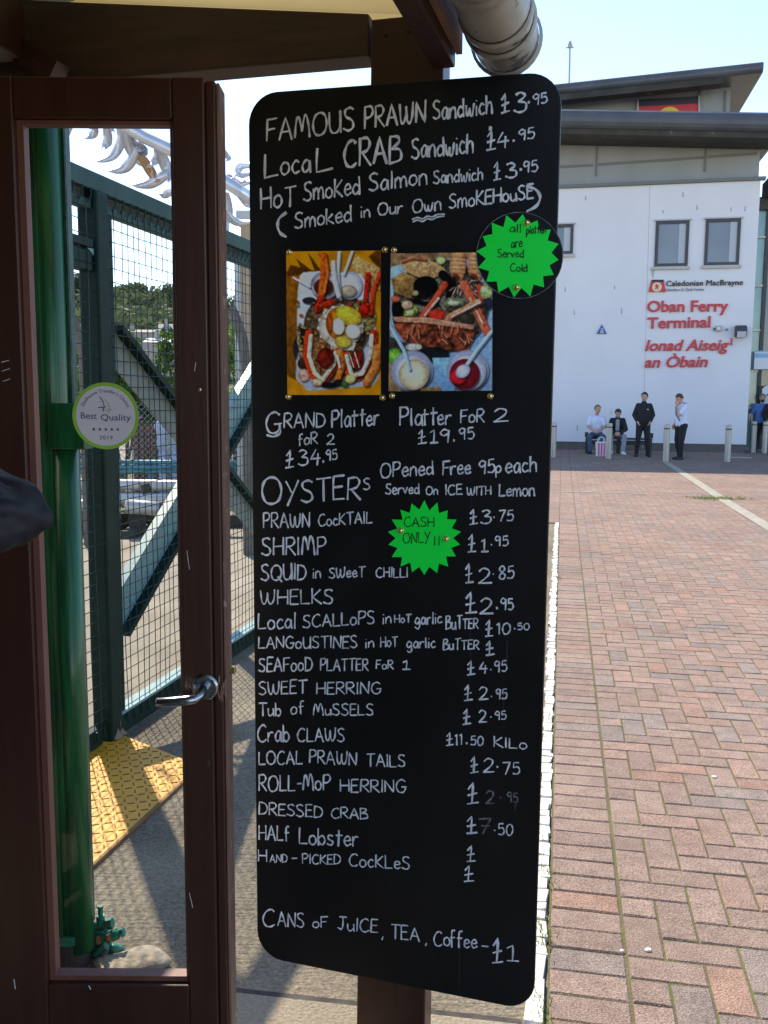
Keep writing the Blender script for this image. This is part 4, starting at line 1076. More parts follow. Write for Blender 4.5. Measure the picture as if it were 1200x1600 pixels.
GL = {
'A': (.68, "0,0 .33,1 .68,0|.13,.36 .57,.37"), 'B': (.56, "0,0 .02,1|~.02,1 .4,.98 .47,.78 .1,.54|~.1,.54 .52,.48 .56,.12 0,0"),
'C': (.62, "~.6,.86 .44,1 .16,.86 0,.45 .14,.08 .4,0 .62,.12"), 'D': (.62, "0,0 .01,1|~.01,1 .42,.9 .62,.52 .45,.1 0,0"),
'E': (.48, ".02,1 0,0|.02,1 .48,1.02|.02,.53 .4,.55|0,0 .48,.01"), 'F': (.5, "0,0 .03,1|.03,1 .52,1.03|.02,.52 .42,.55"),
'G': (.66, "~.62,.85 .4,1 .12,.85 0,.45 .15,.06 .45,0 .62,.2 .63,.42|.36,.42 .7,.44"), 'H': (.6, "0,0 .01,1|.6,0 .6,1.02|.01,.5 .6,.53"),
'I': (.1, ".05,0 .06,1"), 'J': (.55, "~.35,1 .36,.4 .26,.02 0,.14|.08,1 .58,1.02"), 'K': (.55, "0,0 .01,1|.52,.97 .03,.45 .56,0"), 'L': (.5, ".01,1 0,.01 .5,.03"),
'M': (.8, "~0,0 .05,.6 .14,.98 .25,.9 .38,.3|~.38,.3 .52,.98 .64,.96 .75,.5 .8,0"), 'N': (.62, "0,0 .02,1 .58,.02 .62,1.02"),
'O': (.74, "~.36,1 .1,.86 0,.48 .12,.1 .38,0 .64,.14 .74,.52 .62,.88 .36,1"), 'P': (.52, "0,0 .02,1|~.02,1 .38,1.02 .53,.8 .38,.55 .02,.48"),
'Q': (.74, "~.36,1 .1,.86 0,.48 .12,.1 .38,0 .64,.14 .74,.52 .62,.88 .36,1|.48,.24 .78,-.1"), 'R': (.56, "0,0 .02,1|~.02,1 .38,1.02 .53,.8 .38,.55 .03,.48|.14,.5 .58,0"),
'S': (.54, "~.52,.9 .32,1 .07,.9 .1,.64 .44,.42 .5,.14 .27,0 0,.1"), 'T': (.62, "0,.98 .66,1.02|.33,1 .33,0"), 'U': (.6, "~0,1 .01,.35 .14,.03 .42,.03 .57,.35 .59,1|.59,1 .61,0"),
'V': (.6, "0,1 .28,0 .6,1"), 'W': (.86, "~0,1 .06,.25 .2,.02 .36,.3 .42,.8|~.42,.8 .46,.22 .62,.02 .8,.35 .86,1"), 'Y': (.58, "0,1 .28,.48|.6,1.02 .12,-.08"), 'Z': (.5, "0,1 .5,1 0,0 .5,0"),
'a': (.46, "~.43,.52 .22,.6 .02,.32 .12,.02 .34,.12 .43,.5|.43,.58 .47,0"), 'b': (.44, "0,1 0,0|~0,.18 .24,.0 .44,.27 .28,.56 .02,.42"), 'c': (.4, "~.4,.5 .2,.6 0,.3 .15,0 .42,.08"),
'd': (.48, "~.43,.44 .2,.56 0,.28 .15,0 .43,.15|.45,1 .47,0"), 'e': (.44, "~.02,.3 .42,.36 .3,.6 .06,.46 .05,.14 .22,0 .45,.1"), 'f': (.4, "~.42,.96 .26,1 .15,.8 .15,0|0,.55 .36,.57"),
'g': (.45, "~.42,.5 .18,.6 0,.3 .15,.05 .42,.25|~.43,.56 .44,-.2 .25,-.4 .02,-.25"), 'h': (.45, "0,1 0,0|~0,.35 .2,.6 .4,.5 .45,0"), 'i': (.1, ".05,.55 .05,0|.05,.8 .06,.83"),
'k': (.44, "0,1 0,0|.42,.62 .03,.28 .46,0"), 'l': (.1, ".05,1 .05,0"), 'm': (.7, "0,.58 0,0|~0,.35 .18,.6 .32,.45 .34,0|~.34,.35 .5,.6 .66,.45 .7,0"), 'n': (.45, "0,.58 0,0|~0,.35 .2,.6 .4,.48 .45,0"),
'o': (.46, "~.22,.58 .03,.44 .02,.14 .22,0 .44,.16 .42,.46 .22,.58"), 'p': (.45, "0,.55 0,-.4|~0,.45 .25,.6 .45,.3 .25,0 .02,.1"), 'r': (.36, "0,.58 0,0|~0,.3 .15,.55 .36,.56"),
's': (.38, "~.36,.52 .2,.6 .04,.5 .1,.34 .34,.22 .32,.04 .14,0 0,.07"), 't': (.4, ".2,.95 .18,0|0,.62 .42,.64"), 'u': (.45, "~0,.58 .02,.12 .2,0 .42,.2|.43,.58 .46,0"), 'v': (.42, "0,.58 .2,0 .42,.58"),
'w': (.62, "~0,.58 .06,.1 .18,.02 .28,.4|~.28,.4 .34,.03 .5,.03 .62,.6"), 'y': (.45, "0,.58 .22,.05|.45,.58 .1,-.4"),
'0': (.5, "~.25,1 .05,.8 0,.4 .12,.02 .34,.03 .5,.4 .44,.85 .25,1"), '1': (.22, "0,.8 .17,1 .17,0"), '7': (.5, "0,.98 .5,1.02 .18,0"), '2': (.5, "~.02,.78 .2,1 .43,.86 .38,.5 .02,.02|.02,.02 .52,.04"),
'3': (.46, "~.03,.9 .25,1 .43,.82 .18,.55|~.18,.55 .47,.44 .45,.1 .2,0 0,.1"), '4': (.5, ".26,1 0,.38 .5,.42|.38,.74 .36,0"), '5': (.46, ".42,1 .07,.98 .04,.56|~.04,.56 .34,.62 .46,.3 .3,.02 .02,.05"),
'8': (.46, "~.24,.52 .06,.72 .14,.98 .36,.98 .42,.74 .24,.52 .04,.26 .12,.0 .36,.02 .44,.28 .24,.52"), '9': (.45, "~.42,.86 .2,1 .01,.76 .16,.52 .42,.7|.43,.95 .38,0"),
'£': (.5, ".04,.7 .28,1.02 .22,.02|0,-.02 .5,.03|.02,.4 .44,.5"), '.': (.12, ".05,.04 .07,.05"), ',': (.14, ".08,.08 0,-.22"), '-': (.3, "0,.45 .3,.47"), '!': (.1, ".06,1.05 .03,.28|.02,.03 .03,.05"),
'·': (.1, ".05,.5 .06,.5"), '1b': (.36, "0,.8 .2,1 .18,0|0,0 .38,.02"), "'": (.1, ".05,1 .04,.75"), 'z': (.36, "0,.56 .36,.56 0,0 .38,0"), 'R2': (.5, ""),
}
def catmull(p, n=7):
    out = []; P = [p[0]] + p + [p[-1]]
    if p[0] == p[-1]: P = [p[-2]] + p + [p[1]]
    for i in range(1, len(P) - 2):
        a, b, c, d = P[i - 1], P[i], P[i + 1], P[i + 2]
        for k in range(n):
            t = k / n
            out.append(tuple(.5 * (2 * b[j] + (c[j] - a[j]) * t + (2 * a[j] - 5 * b[j] + 4 * c[j] - d[j]) * t * t + (3 * b[j] - a[j] - 3 * c[j] + d[j]) * t ** 3) for j in (0, 1)))
    out.append(p[-1]); return out
wr = random.Random(21); lift = [0]
def ribbon(mb, pts, w, nrm, base=.0006, vary=.26):
    """flat pen stroke through world points pts lying on a plane with normal nrm"""
    n = len(pts); L, Rr = [], []
    lift[0] = (lift[0] + 1) % 23
    w0 = w * wr.uniform(.92, 1.1); ph = wr.uniform(0, 6)
    for i, p in enumerate(pts):
        d = (pts[min(i + 1, n - 1)] - pts[max(i - 1, 0)])
        if d.length < 1e-7: d = Vector((1e-5, 0, 0)) + bu * 1e-5
        d.normalize(); sd = nrm.cross(d).normalized()
        h = base + lift[0] * .000022 + .0003 * i / max(1, n - 1)
        ww = w0 * .5 * (1 + vary * math.sin(ph + i * .7))
        L.append(p + sd * ww + nrm * h); Rr.append(p - sd * ww + nrm * h)
    b = len(mb.v); mb.v += [tuple(q) for q in L] + [tuple(q) for q in Rr]
    mb.f += [(b + i, b + i + 1, b + n + i + 1, b + n + i) for i in range(n - 1)]
    for e, sgn in ((0, -1), (n - 1, 1)):
        d = (pts[e] - pts[e - sgn]) if n > 1 else bu
        if d.length < 1e-7: d = bu.copy()
        d.normalize(); d *= sgn; c = (L[e] + Rr[e]) / 2; a = (L[e] - c)
        fan = [c + a * math.cos(math.pi * k / 5) + d * a.length * math.sin(math.pi * k / 5) for k in range(6)]
        mb.poly(fan)
def write(mb, text, x0, y0, x1, y1, h, P, lw, nrm, jit=.03):
    """hand lettering: text between pixel points on the board, capital height h"""
    chars = []; i = 0
    gap = .17; x = 0
    for ch in text:
        key = '1b' if ch == '|' else ch
        if ch == ' ': x += .45; continue
        wd, st = GL[key]; chars.append((x, wd, st)); x += wd + gap
    tot = max(x - gap, .05)
    sx = (x1 - x0) / tot
    for cx, wd, st in chars:
        sc_ = 1 + wr.uniform(-jit, jit) * 1.6; dy = wr.uniform(-jit, jit) * h; rt = wr.uniform(-jit, jit)
        for stroke in st.split('|'):
            if not stroke: continue
            sm = stroke.startswith('~'); q = [tuple(float(v) for v in t.split(',')) for t in stroke.lstrip('~').split()]
            q = catmull(q) if sm else q
            if not sm:
                qq = []
                for a, b in zip(q[:-1], q[1:]):
                    m_ = max(2, int(math.hypot((b[0] - a[0]), b[1] - a[1]) * 6)); bow = wr.uniform(-.02, .02)
                    for k in range(m_):
                        t = k / m_; o = bow * math.sin(math.pi * t)
                        qq.append((a[0] + (b[0] - a[0]) * t + o * (b[1] - a[1]), a[1] + (b[1] - a[1]) * t - o * (b[0] - a[0])))
                qq.append(q[-1]); q = qq
            W_ = []
            for (gx, gy) in q:
                X = cx + gx + rt * gy; 
                px = x0 + X * sx; t = (px - x0) / (x1 - x0) if abs(x1 - x0) > 1e-6 else 0
                py = y0 + (y1 - y0) * t - gy * h * sc_ - dy
                W_.append(P(px, py))
            ribbon(mb, W_, lw, nrm)
PX = .00138
def lwid(h): return (1.25 + .057 * h) * PX
def menu_line(words, mt='chalk', extra=None):
    mb = MB()
    for w_ in words:
        t, x0, y0, x1, y1, h = w_[:6]
        write(mb, t, x0, y0, x1, y1, h, Bp, lwid(h) * (w_[6] if len(w_) > 6 else 1), bn_)
    if extra:
        for pts, wpx in extra:
            pp = catmull(pts, 6) if len(pts) > 2 else pts
            ribbon(mb, [Bp(*q) for q in pp], wpx * PX, bn_)
    return build('chalk_lettering', mb, M[mt], board)
dot = '·'
menu_line([('FAMOUS', 417, 221, 553, 204, 34), ('PRAWN', 570, 201, 665, 191, 33), ('Sandwich', 677, 187, 769, 178, 28), ('£', 783, 177, 796, 174.5, 27), ('3', 804, 177, 821, 175.5, 30), ('95', 833, 164, 855, 161, 16)], extra=[([(824.5, 160), (826, 160)], 4)])
menu_line([('L', 414, 279, 434, 275, 38), ('oca', 439, 273, 485, 269, 33), ('L', 495, 269, 519, 264, 38), ('CRAB', 538, 262, 626, 253, 42), ('Sandwich', 644, 248, 739, 238, 30), ('£', 760, 235, 774, 234, 30), ('4', 777, 232, 794, 230, 25), ('95', 811, 219, 835, 216, 17)], extra=[([(801, 220), (803, 220)], 4), ([(764, 201), (766, 201)], 5)])
menu_line([('HoT', 408, 327, 461, 321, 31), ('SmoKed', 475, 314, 562, 303, 28), ('Salmon', 577, 299, 667, 287, 26), ('Sandwich', 678, 287, 754, 281, 20), ('£', 771, 281, 782, 280, 27), ('3', 791, 278, 806, 277, 24), ('95', 818, 270, 840, 268, 17)], extra=[([(812, 265), (814, 265)], 3.6)])
menu_line([('Smoked', 461, 357, 549, 345, 25), ('in', 564, 340, 578, 339, 18), ('Our', 591, 337, 629, 333, 19), ('Own', 645, 333, 689, 327, 21), ('SmoKEHouSE', 702, 326, 833, 310, 22)],
          extra=[([(448, 332), (437, 341), (434, 353), (438, 364), (447, 370)], 4.2), ([(824, 291), (838, 297), (844, 309), (838, 322), (824, 330)], 4.2),
                 ([(644, 343), (652, 340), (660, 342), (668, 338), (676, 339), (684, 335), (694, 335)], 2.4), ([(645, 347), (652, 344), (660, 346), (668, 342), (676, 343), (684, 339), (694, 338)], 2.4)])
menu_line([('G', 416, 677, 438, 676, 32), ('RAND', 444, 669, 508, 667, 22), ('Pla', 519, 668, 548, 666, 27), ('tt', 550, 666, 571, 665, 26), ('er', 573, 665, 592, 663, 26)], extra=[([(436, 662), (438, 676), (428, 682), (418, 680)], 3.4)])
menu_line([('foR', 466, 696, 496, 693, 18), ('2', 511, 694, 522, 694, 16)])
menu_line([('£', 446, 731, 459, 730, 26), ('34', 467, 728, 500, 726, 24), ('95', 510, 719, 527, 718, 16)], extra=[([(504, 721), (505, 721)], 4)])
menu_line([('Pla', 625, 664, 660, 664, 27), ('tt', 660, 664, 682, 663, 27), ('er', 684, 663, 704, 663, 25), ('FoR', 720, 661, 756, 659, 20), ('2', 771, 660, 793, 659, 21)])
menu_line([('£', 653, 693, 666, 692, 20), ('|9', 672, 692, 702, 691, 20), ('95', 718, 687, 741, 685, 17)], extra=[([(708, 688), (709, 688)], 3.6)])
menu_line([('OPened', 595, 747, 677, 741, 22), ('Free', 692, 742, 735, 740, 22), ('95', 749, 740, 773, 738, 21), ('p', 775, 739, 783, 738, 17), ('each', 790, 739, 838, 736, 24)])
menu_line([('O', 410, 789, 440, 788, 43), ('YSTER', 446, 786, 562, 779, 35), ('S', 568, 765, 578, 764, 18)])
menu_line([('Served', 603, 772, 655, 771, 16), ('On', 666, 773, 684, 772, 13), ('ICE', 696, 773, 722, 772, 15), ('WITH', 730, 774, 767, 773, 13), ('Lemon', 780, 775, 835, 774, 19)])
menu_line([('PRAWN', 412, 825, 484, 824, 22), ('CocKTAIL', 498, 822, 581, 817, 18), ('£', 734, 819, 746, 818, 22), ('3', 752, 819, 766, 818, 20), ('75', 779, 814, 802, 813, 17)], extra=[([(771, 808), (772, 808)], 3.4)])
menu_line([('SHRIMP', 410, 868, 509, 866, 27), ('£', 731, 863, 743, 863, 27), ('|', 752, 862, 762, 862, 20), ('95', 774, 853, 794, 852, 15)], extra=[([(767, 851), (768, 851)], 3.4)])
menu_line([('SQUID', 409, 907, 478, 905, 24), ('in', 489, 903, 501, 903, 17), ('SWeeT', 515, 903, 570, 901, 16), ('CHILLI', 588, 902, 637, 902, 15), ('£', 727, 910, 739, 910, 28), ('2', 748, 911, 767, 911, 24), ('85', 780, 905, 803, 903, 19)], extra=[([(770, 897), (771, 897)], 3.4)])
menu_line([('WHELKS', 408, 944, 520, 943, 22), ('£', 727, 958, 744, 958, 32), ('2', 750, 959, 769, 959, 25), ('95', 783, 952, 802, 953, 18)], extra=[([(775, 950), (776, 950)], 3.8)])
menu_line([('Local', 404, 983, 462, 981, 24), ('SCALLoPS', 474, 981, 585, 974, 20), ('in', 598, 974, 611, 973, 16), ('HoT', 617, 973, 642, 972, 12), ('garlic', 649, 976, 690, 973, 17), ('BuT', 697, 983, 722, 982, 20), ('TER', 723, 982, 747, 982, 15), ('£', 758, 994, 770, 994, 24), ('10', 776, 990, 797, 990, 17), ('50', 809, 984, 827, 984, 10)], extra=[([(803, 982), (804, 982)], 3.2)])
menu_line([('LANGoUSTINES', 404, 1013, 558, 1012, 18), ('in', 571, 1012, 584, 1011, 15), ('HoT', 595, 1011, 621, 1010, 15), ('garlic', 636, 1013, 680, 1011, 16), ('BuT', 693, 1015, 719, 1014, 17), ('TER', 721, 1014, 748, 1014, 14), ('£', 759, 1023, 772, 1022, 21)])
menu_line([('SEAFooD', 405, 1049, 488, 1048, 21), ('PLATTER', 501, 1048, 575, 1047, 18), ('FoR', 588, 1045, 614, 1045, 13), ('|', 629, 1046, 640, 1046, 14), ('£', 730, 1054, 742, 1053, 21), ('4', 749, 1051, 761, 1051, 18), ('95', 773, 1049, 792, 1049, 16)], extra=[([(766, 1046), (767, 1046)], 3.2)])
menu_line([('SWEET', 405, 1085, 479, 1083, 20), ('HERRING', 495, 1084, 595, 1084, 18), ('£', 725, 1095, 738, 1094, 23), ('2', 748, 1094, 762, 1093, 19), ('95', 775, 1092, 792, 1091, 15)], extra=[([(767, 1088), (768, 1088)], 3.2)])
menu_line([('Tub', 405, 1117, 439, 1118, 20), ('of', 455, 1116, 475, 1114, 19), ('MuSSELS', 490, 1117, 583, 1117, 17), ('£', 723, 1131, 735, 1130, 23), ('2', 748, 1129, 760, 1129, 19), ('95', 774, 1124, 791, 1123, 13)], extra=[([(766, 1120), (767, 1120)], 3.2)])
menu_line([('Crab', 403, 1159, 452, 1158, 26), ('CLAWS', 465, 1158, 538, 1158, 21), ('£', 697, 1165, 708, 1164, 20), ('11', 711, 1163, 722, 1163, 17), ('50', 736, 1164, 755, 1164, 14), ('KILo', 772, 1167, 823, 1170, 16)], extra=[([(728, 1161), (729, 1161)], 3.2)])
menu_line([('LOCAL', 405, 1194, 472, 1194, 20), ('PRAWN', 484, 1192, 557, 1196, 20), ('TAILS', 573, 1197, 633, 1198, 19), ('£', 735, 1207, 747, 1206, 24), ('2', 755, 1207, 771, 1207, 22), ('75', 786, 1209, 812, 1210, 18)], extra=[([(776, 1198), (777, 1198)], 3.4)])
menu_line([('ROLL-MoP', 405, 1236, 516, 1234, 24), ('HERRING', 532, 1237, 634, 1238, 19), ('£', 730, 1256, 747, 1255, 30)])
menu_line([('2', 759, 1255, 772, 1255, 20), ('95', 793, 1252, 809, 1254, 15)], 'chalk_faint', extra=[([(781, 1246), (782, 1246)], 3.2)])
menu_line([('DRESSED', 405, 1272, 504, 1277, 18), ('CRAB', 518, 1278, 574, 1279, 16), ('£', 729, 1301, 745, 1301, 27), ('50', 779, 1304, 801, 1305, 17)], extra=[([(772, 1297), (773, 1297)], 3.2)])
menu_line([('7', 748, 1302, 767, 1302, 22)], 'chalk_faint', extra=[([(752, 1290), (764, 1290)], 2.4)])
menu_line([('HALf', 405, 1312, 452, 1314, 23), ('Lobster', 468, 1318, 560, 1322, 25), ('£', 729, 1346, 742, 1346, 24)])
menu_line([('H', 404, 1345, 417, 1346, 18), ('AND', 422, 1347, 449, 1347, 12), ('-', 456, 1347, 464, 1347, 14), ('PICKED', 473, 1349, 532, 1350, 15), ('CocKLeS', 546, 1353, 640, 1358, 20), ('£', 725, 1376, 740, 1376, 23)])
menu_line([('C', 411, 1447, 429, 1447, 28), ('ANS', 434, 1447, 475, 1449, 22), ('oF', 489, 1449, 512, 1449, 16), ('JuICE', 528, 1452, 590, 1457, 20), (',', 597, 1464, 600, 1464, 16), ('TEA', 611, 1465, 655, 1470, 21), (',', 665, 1474, 668, 1474, 12), ('Co', 678, 1477, 703, 1478, 23), ('ff', 703, 1479, 722, 1480, 26), ('ee', 725, 1480, 745, 1480, 22), ('-', 752, 1484, 762, 1485, 14), ('£', 769, 1503, 785, 1503, 38), ('|', 792, 1501, 809, 1502, 23)])
# runs of wet chalk pen
s = MB()
for pts, w_ in (([(793, 992), (792, 1020), (792, 1042)], 1.8), ([(735, 985), (735, 1030), (733, 1090)], 1.2), ([(786, 1045), (787, 1080), (786, 1130), (785, 1175)], 1.0), ([(675, 1478), (676, 1503)], 1.0), ([(698, 1480), (699, 1492)], 1.0), ([(718, 1482), (718, 1520), (717, 1556)], 1.5), ([(736, 772), (737, 786), (736, 792)], 1.4), ([(806, 1250), (805, 1266)], 2.6), ([(490, 1116), (487, 1126)], 1.6), ([(787, 1080), (786, 1120)], 1.5)):
    ribbon(s, [Bp(*q) for q in (catmull(pts, 4) if len(pts) > 2 else pts)], w_ * PX, bn_, base=.0003)
build('drip_marking', s, M['drip'], board)

# ------------------------------------------------------------------ printed food photographs pinned to the board
class Paint:
    def __init__(s, x0, y0, x1, y1, w=190):
        s.x0, s.y0, s.x1, s.y1 = x0, y0, x1, y1
        s.w = w; s.h = int(w * (y1 - y0) / (x1 - x0))
        s.X, s.Y = np.meshgrid(np.linspace(x0, x1, s.w), np.linspace(y0, y1, s.h))
        s.img = np.zeros((s.h, s.w, 3)); s.rng = np.random.default_rng(5)
    def noise(s, sc_):
        a = s.rng.random((int((s.y1 - s.y0) / sc_) + 3, int((s.x1 - s.x0) / sc_) + 3))
        u = (s.X - s.x0) / sc_; v = (s.Y - s.y0) / sc_; i = u.astype(int); j = v.astype(int); fu = u - i; fv = v - j
        return (a[j, i] * (1 - fu) * (1 - fv) + a[j, i + 1] * fu * (1 - fv) + a[j + 1, i] * (1 - fu) * fv + a[j + 1, i + 1] * fu * fv)
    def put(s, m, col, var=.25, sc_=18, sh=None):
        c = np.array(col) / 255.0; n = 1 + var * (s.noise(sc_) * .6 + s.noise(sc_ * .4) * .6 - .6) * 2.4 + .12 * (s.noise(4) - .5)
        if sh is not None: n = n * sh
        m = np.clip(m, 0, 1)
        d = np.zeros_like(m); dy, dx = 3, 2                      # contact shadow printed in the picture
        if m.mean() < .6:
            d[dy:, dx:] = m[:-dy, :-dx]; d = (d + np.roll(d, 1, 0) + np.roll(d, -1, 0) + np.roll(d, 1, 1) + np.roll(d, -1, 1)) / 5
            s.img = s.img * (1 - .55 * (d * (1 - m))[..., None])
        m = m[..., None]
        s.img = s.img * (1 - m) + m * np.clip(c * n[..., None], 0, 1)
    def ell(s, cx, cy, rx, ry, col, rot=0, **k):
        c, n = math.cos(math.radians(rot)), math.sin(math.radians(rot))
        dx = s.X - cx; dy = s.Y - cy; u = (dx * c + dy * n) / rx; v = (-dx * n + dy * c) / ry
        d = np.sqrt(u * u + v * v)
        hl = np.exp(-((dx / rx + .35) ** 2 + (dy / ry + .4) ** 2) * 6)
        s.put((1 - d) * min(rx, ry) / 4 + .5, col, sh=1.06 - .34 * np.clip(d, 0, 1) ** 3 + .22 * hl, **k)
    def poly(s, pts, col, **k):
        ins = np.zeros(s.X.shape, bool); n = len(pts)
        for i in range(n):
            x1, y1 = pts[i]; x2, y2 = pts[(i + 1) % n]
            if y1 == y2: continue
            c = ((y1 > s.Y) != (y2 > s.Y)) & (s.X < (x2 - x1) * (s.Y - y1) / (y2 - y1) + x1); ins ^= c
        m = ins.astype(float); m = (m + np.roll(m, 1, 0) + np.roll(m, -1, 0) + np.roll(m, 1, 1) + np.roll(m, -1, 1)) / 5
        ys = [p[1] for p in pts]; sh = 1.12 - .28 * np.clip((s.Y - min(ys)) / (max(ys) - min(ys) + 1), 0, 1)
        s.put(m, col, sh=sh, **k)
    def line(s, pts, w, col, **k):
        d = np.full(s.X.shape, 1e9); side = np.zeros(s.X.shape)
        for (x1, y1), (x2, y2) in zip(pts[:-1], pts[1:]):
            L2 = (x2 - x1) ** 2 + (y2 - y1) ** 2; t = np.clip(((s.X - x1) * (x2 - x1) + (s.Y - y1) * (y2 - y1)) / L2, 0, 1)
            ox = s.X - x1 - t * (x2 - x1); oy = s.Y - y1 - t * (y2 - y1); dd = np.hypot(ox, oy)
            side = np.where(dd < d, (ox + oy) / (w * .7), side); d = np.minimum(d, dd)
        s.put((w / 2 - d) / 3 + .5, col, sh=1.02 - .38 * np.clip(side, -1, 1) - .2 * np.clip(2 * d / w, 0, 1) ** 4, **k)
    def finish(s):
        im = s.img; im = (im * 4 + np.roll(im, 1, 0) + np.roll(im, -1, 0) + np.roll(im, 1, 1) + np.roll(im, -1, 1)) / 8
        im = np.clip((im - .45) * 1.15 + .47, 0, 1) * (1 + .10 * (s.rng.random(im.shape[:2])[..., None] - .5)); s.img = np.clip(im, 0, 1)
a = Paint(58, 78, 567, 848)
a.put(np.ones(a.X.shape), (205, 138, 18), var=.12, sc_=90)
a.poly([(58, 185), (150, 190), (110, 330), (100, 760), (58, 740)], (135, 84, 18)); 
for q in ([(80, 150), (240, 190), (60, 200)], [(110, 115), (220, 200), (150, 190)], [(175, 85), (250, 190), (215, 190)], [(230, 80), (300, 190), (270, 190)], [(540, 80), (567, 80), (567, 180), (500, 110)]): a.poly(q, (96, 56, 14))
a.poly([(430, 100), (560, 170), (562, 290), (480, 250), (408, 160)], (202, 160, 100), var=.35, sc_=10)
a.poly([(150, 190), (230, 185), (460, 200), (520, 320), (545, 560), (555, 760), (520, 800), (170, 828), (105, 760), (118, 300), (130, 210)], (196, 206, 228), var=.1)
a.ell(330, 480, 180, 180, (98, 78, 58), var=.6, sc_=14); a.ell(300, 640, 175, 130, (120, 80, 50), var=.7, sc_=13); a.ell(470, 430, 70, 90, (150, 140, 80), var=.6, sc_=10)
a.ell(265, 262, 78, 75, (186, 178, 196)); a.ell(258, 270, 52, 46, (92, 42, 40)); a.ell(402, 262, 66, 76, (214, 216, 232), var=.08); a.ell(392, 292, 44, 32, (186, 168, 146), var=.15)
for p_, w_ in (([(345, 85), (335, 210), (350, 340)], 20), ([(312, 140), (318, 220), (340, 320)], 26), ([(415, 82), (370, 205)], 16), ([(98, 220), (185, 270)], 13)): a.line(p_, w_, (212, 218, 236), var=.08)
a.line([(262, 105), (262, 190), (245, 350)], 40, (216, 84, 24), var=.5, sc_=10); a.line([(275, 130), (282, 200), (262, 300)], 16, (238, 122, 50)); a.line([(240, 330), (225, 390), (300, 350)], 34, (196, 48, 22), var=.5)
a.line([(500, 208), (490, 300), (480, 410)], 30, (190, 36, 20), var=.5, sc_=10); a.line([(562, 200), (525, 300), (515, 420)], 24, (212, 62, 28), var=.4); a.ell(478, 395, 32, 40, (170, 30, 20), var=.5)
for e_ in ((180, 342, 36, 18), (128, 560, 20, 60), (105, 600, 12, 50), (140, 520, 18, 40)): a.ell(*e_, (38, 36, 44), var=.5)
a.line([(130, 470), (120, 560), (140, 640)], 16, (150, 130, 90), var=.4); a.ell(145, 680, 30, 30, (60, 40, 30)); a.ell(150, 742, 30, 34, (224, 158, 138))
for k in range(60):
    x, y = a.rng.uniform(110, 540), a.rng.uniform(330, 620); a.ell(x, y, a.rng.uniform(6, 14), a.rng.uniform(4, 10), ((150, 120, 70), (70, 60, 44), (190, 160, 100), (180, 60, 30))[int(a.rng.integers(4))])
for k in range(13):
    t = R(150 + 25 * k) ; a.line([(350, 520), (350 + 116 * math.cos(t), 482 + 104 * math.sin(t))], 26, (232, 222, 204), var=.12)
a.ell(352, 482, 122, 110, (236, 226, 208), var=.12)
for k in range(18):
    t = R(-150 + 17 * k); a.line([(350 + 85 * math.cos(t), 482 + 80 * math.sin(t)), (350 + 124 * math.cos(t), 482 + 112 * math.sin(t))], 4, (188, 170, 146))
a.poly([(288, 560), (432, 570), (420, 612), (300, 604)], (230, 220, 200)); a.ell(335, 465, 66, 84, (206, 112, 24), var=.3); a.ell(390, 425, 74, 50, (226, 192, 58), var=.2, rot=20); a.ell(362, 562, 46, 34, (218, 184, 76), var=.2)
a.ell(338, 482, 34, 46, (244, 234, 212), var=.06); a.ell(416, 508, 42, 40, (242, 232, 212), var=.06); a.ell(290, 460, 14, 50, (170, 74, 22))
for p_ in ([(178, 520), (165, 640), (200, 740), (250, 782), (320, 690), (332, 620)], [(530, 520), (520, 640), (470, 742), (405, 760), (370, 640)]):
    a.line(p_, 44, (206, 58, 22), var=.5, sc_=9); a.line([(x * .86 + 258 * .14 if x < 340 else x * .86 + 448 * .14, y * .9 + 65) for x, y in p_], 24, (226, 214, 186), var=.3)
a.ell(268, 650, 46, 56, (112, 32, 20), var=.5); a.ell(436, 660, 34, 50, (140, 34, 26), var=.6); a.line([(425, 620), (450, 700)], 8, (226, 200, 180)); a.line([(398, 630), (420, 700)], 7, (226, 200, 180))
a.line([(345, 620), (360, 690), (330, 770)], 34, (208, 112, 44), var=.4); a.line([(330, 640), (345, 700)], 14, (235, 220, 200)); a.line([(550, 600), (540, 700), (490, 782)], 46, (222, 126, 62), var=.35, sc_=12)
a.ell(290, 796, 42, 16, (24, 24, 28)); a.ell(340, 782, 30, 18, (34, 34, 34)); a.ell(372, 790, 20, 18, (70, 100, 46)); a.ell(402, 762, 30, 26, (206, 196, 120)); a.ell(220, 780, 30, 20, (228, 178, 140))
b2 = Paint(610, 85, 1160, 828)
b2.put(np.ones(b2.X.shape), (150, 120, 84), var=.3, sc_=30); b2.poly([(610, 160), (680, 140), (1000, 110), (1140, 200), (1160, 260), (1160, 828), (880, 828), (700, 800), (620, 700)], (150, 186, 226), var=.12)
b2.ell(880, 370, 260, 250, (86, 82, 70), var=.7, sc_=12); b2.poly([(610, 530), (700, 570), (850, 600), (860, 660), (720, 620), (610, 620)], (60, 60, 54), var=.5)
b2.poly([(660, 132), (725, 104), (870, 140), (915, 190), (840, 222), (760, 216), (690, 184)], (208, 166, 112), var=.3, sc_=14); b2.line([(672, 130), (725, 112), (800, 120)], 12, (190, 96, 70)); b2.poly([(614, 222), (680, 186), (765, 230), (722, 332), (630, 292)], (160, 122, 70), var=.35)
b2.ell(800, 265, 66, 56, (12, 12, 14), var=.5); b2.line([(890, 200), (942, 250), (930, 318)], 44, (12, 12, 16)); b2.line([(740, 340), (790, 356), (860, 360)], 22, (14, 14, 16)); b2.ell(770, 310, 40, 24, (22, 22, 22)); b2.ell(745, 300, 18, 16, (170, 160, 110))
b2.ell(880, 125, 26, 22, (176, 190, 120)); b2.ell(1110, 150, 26, 40, (206, 160, 160))
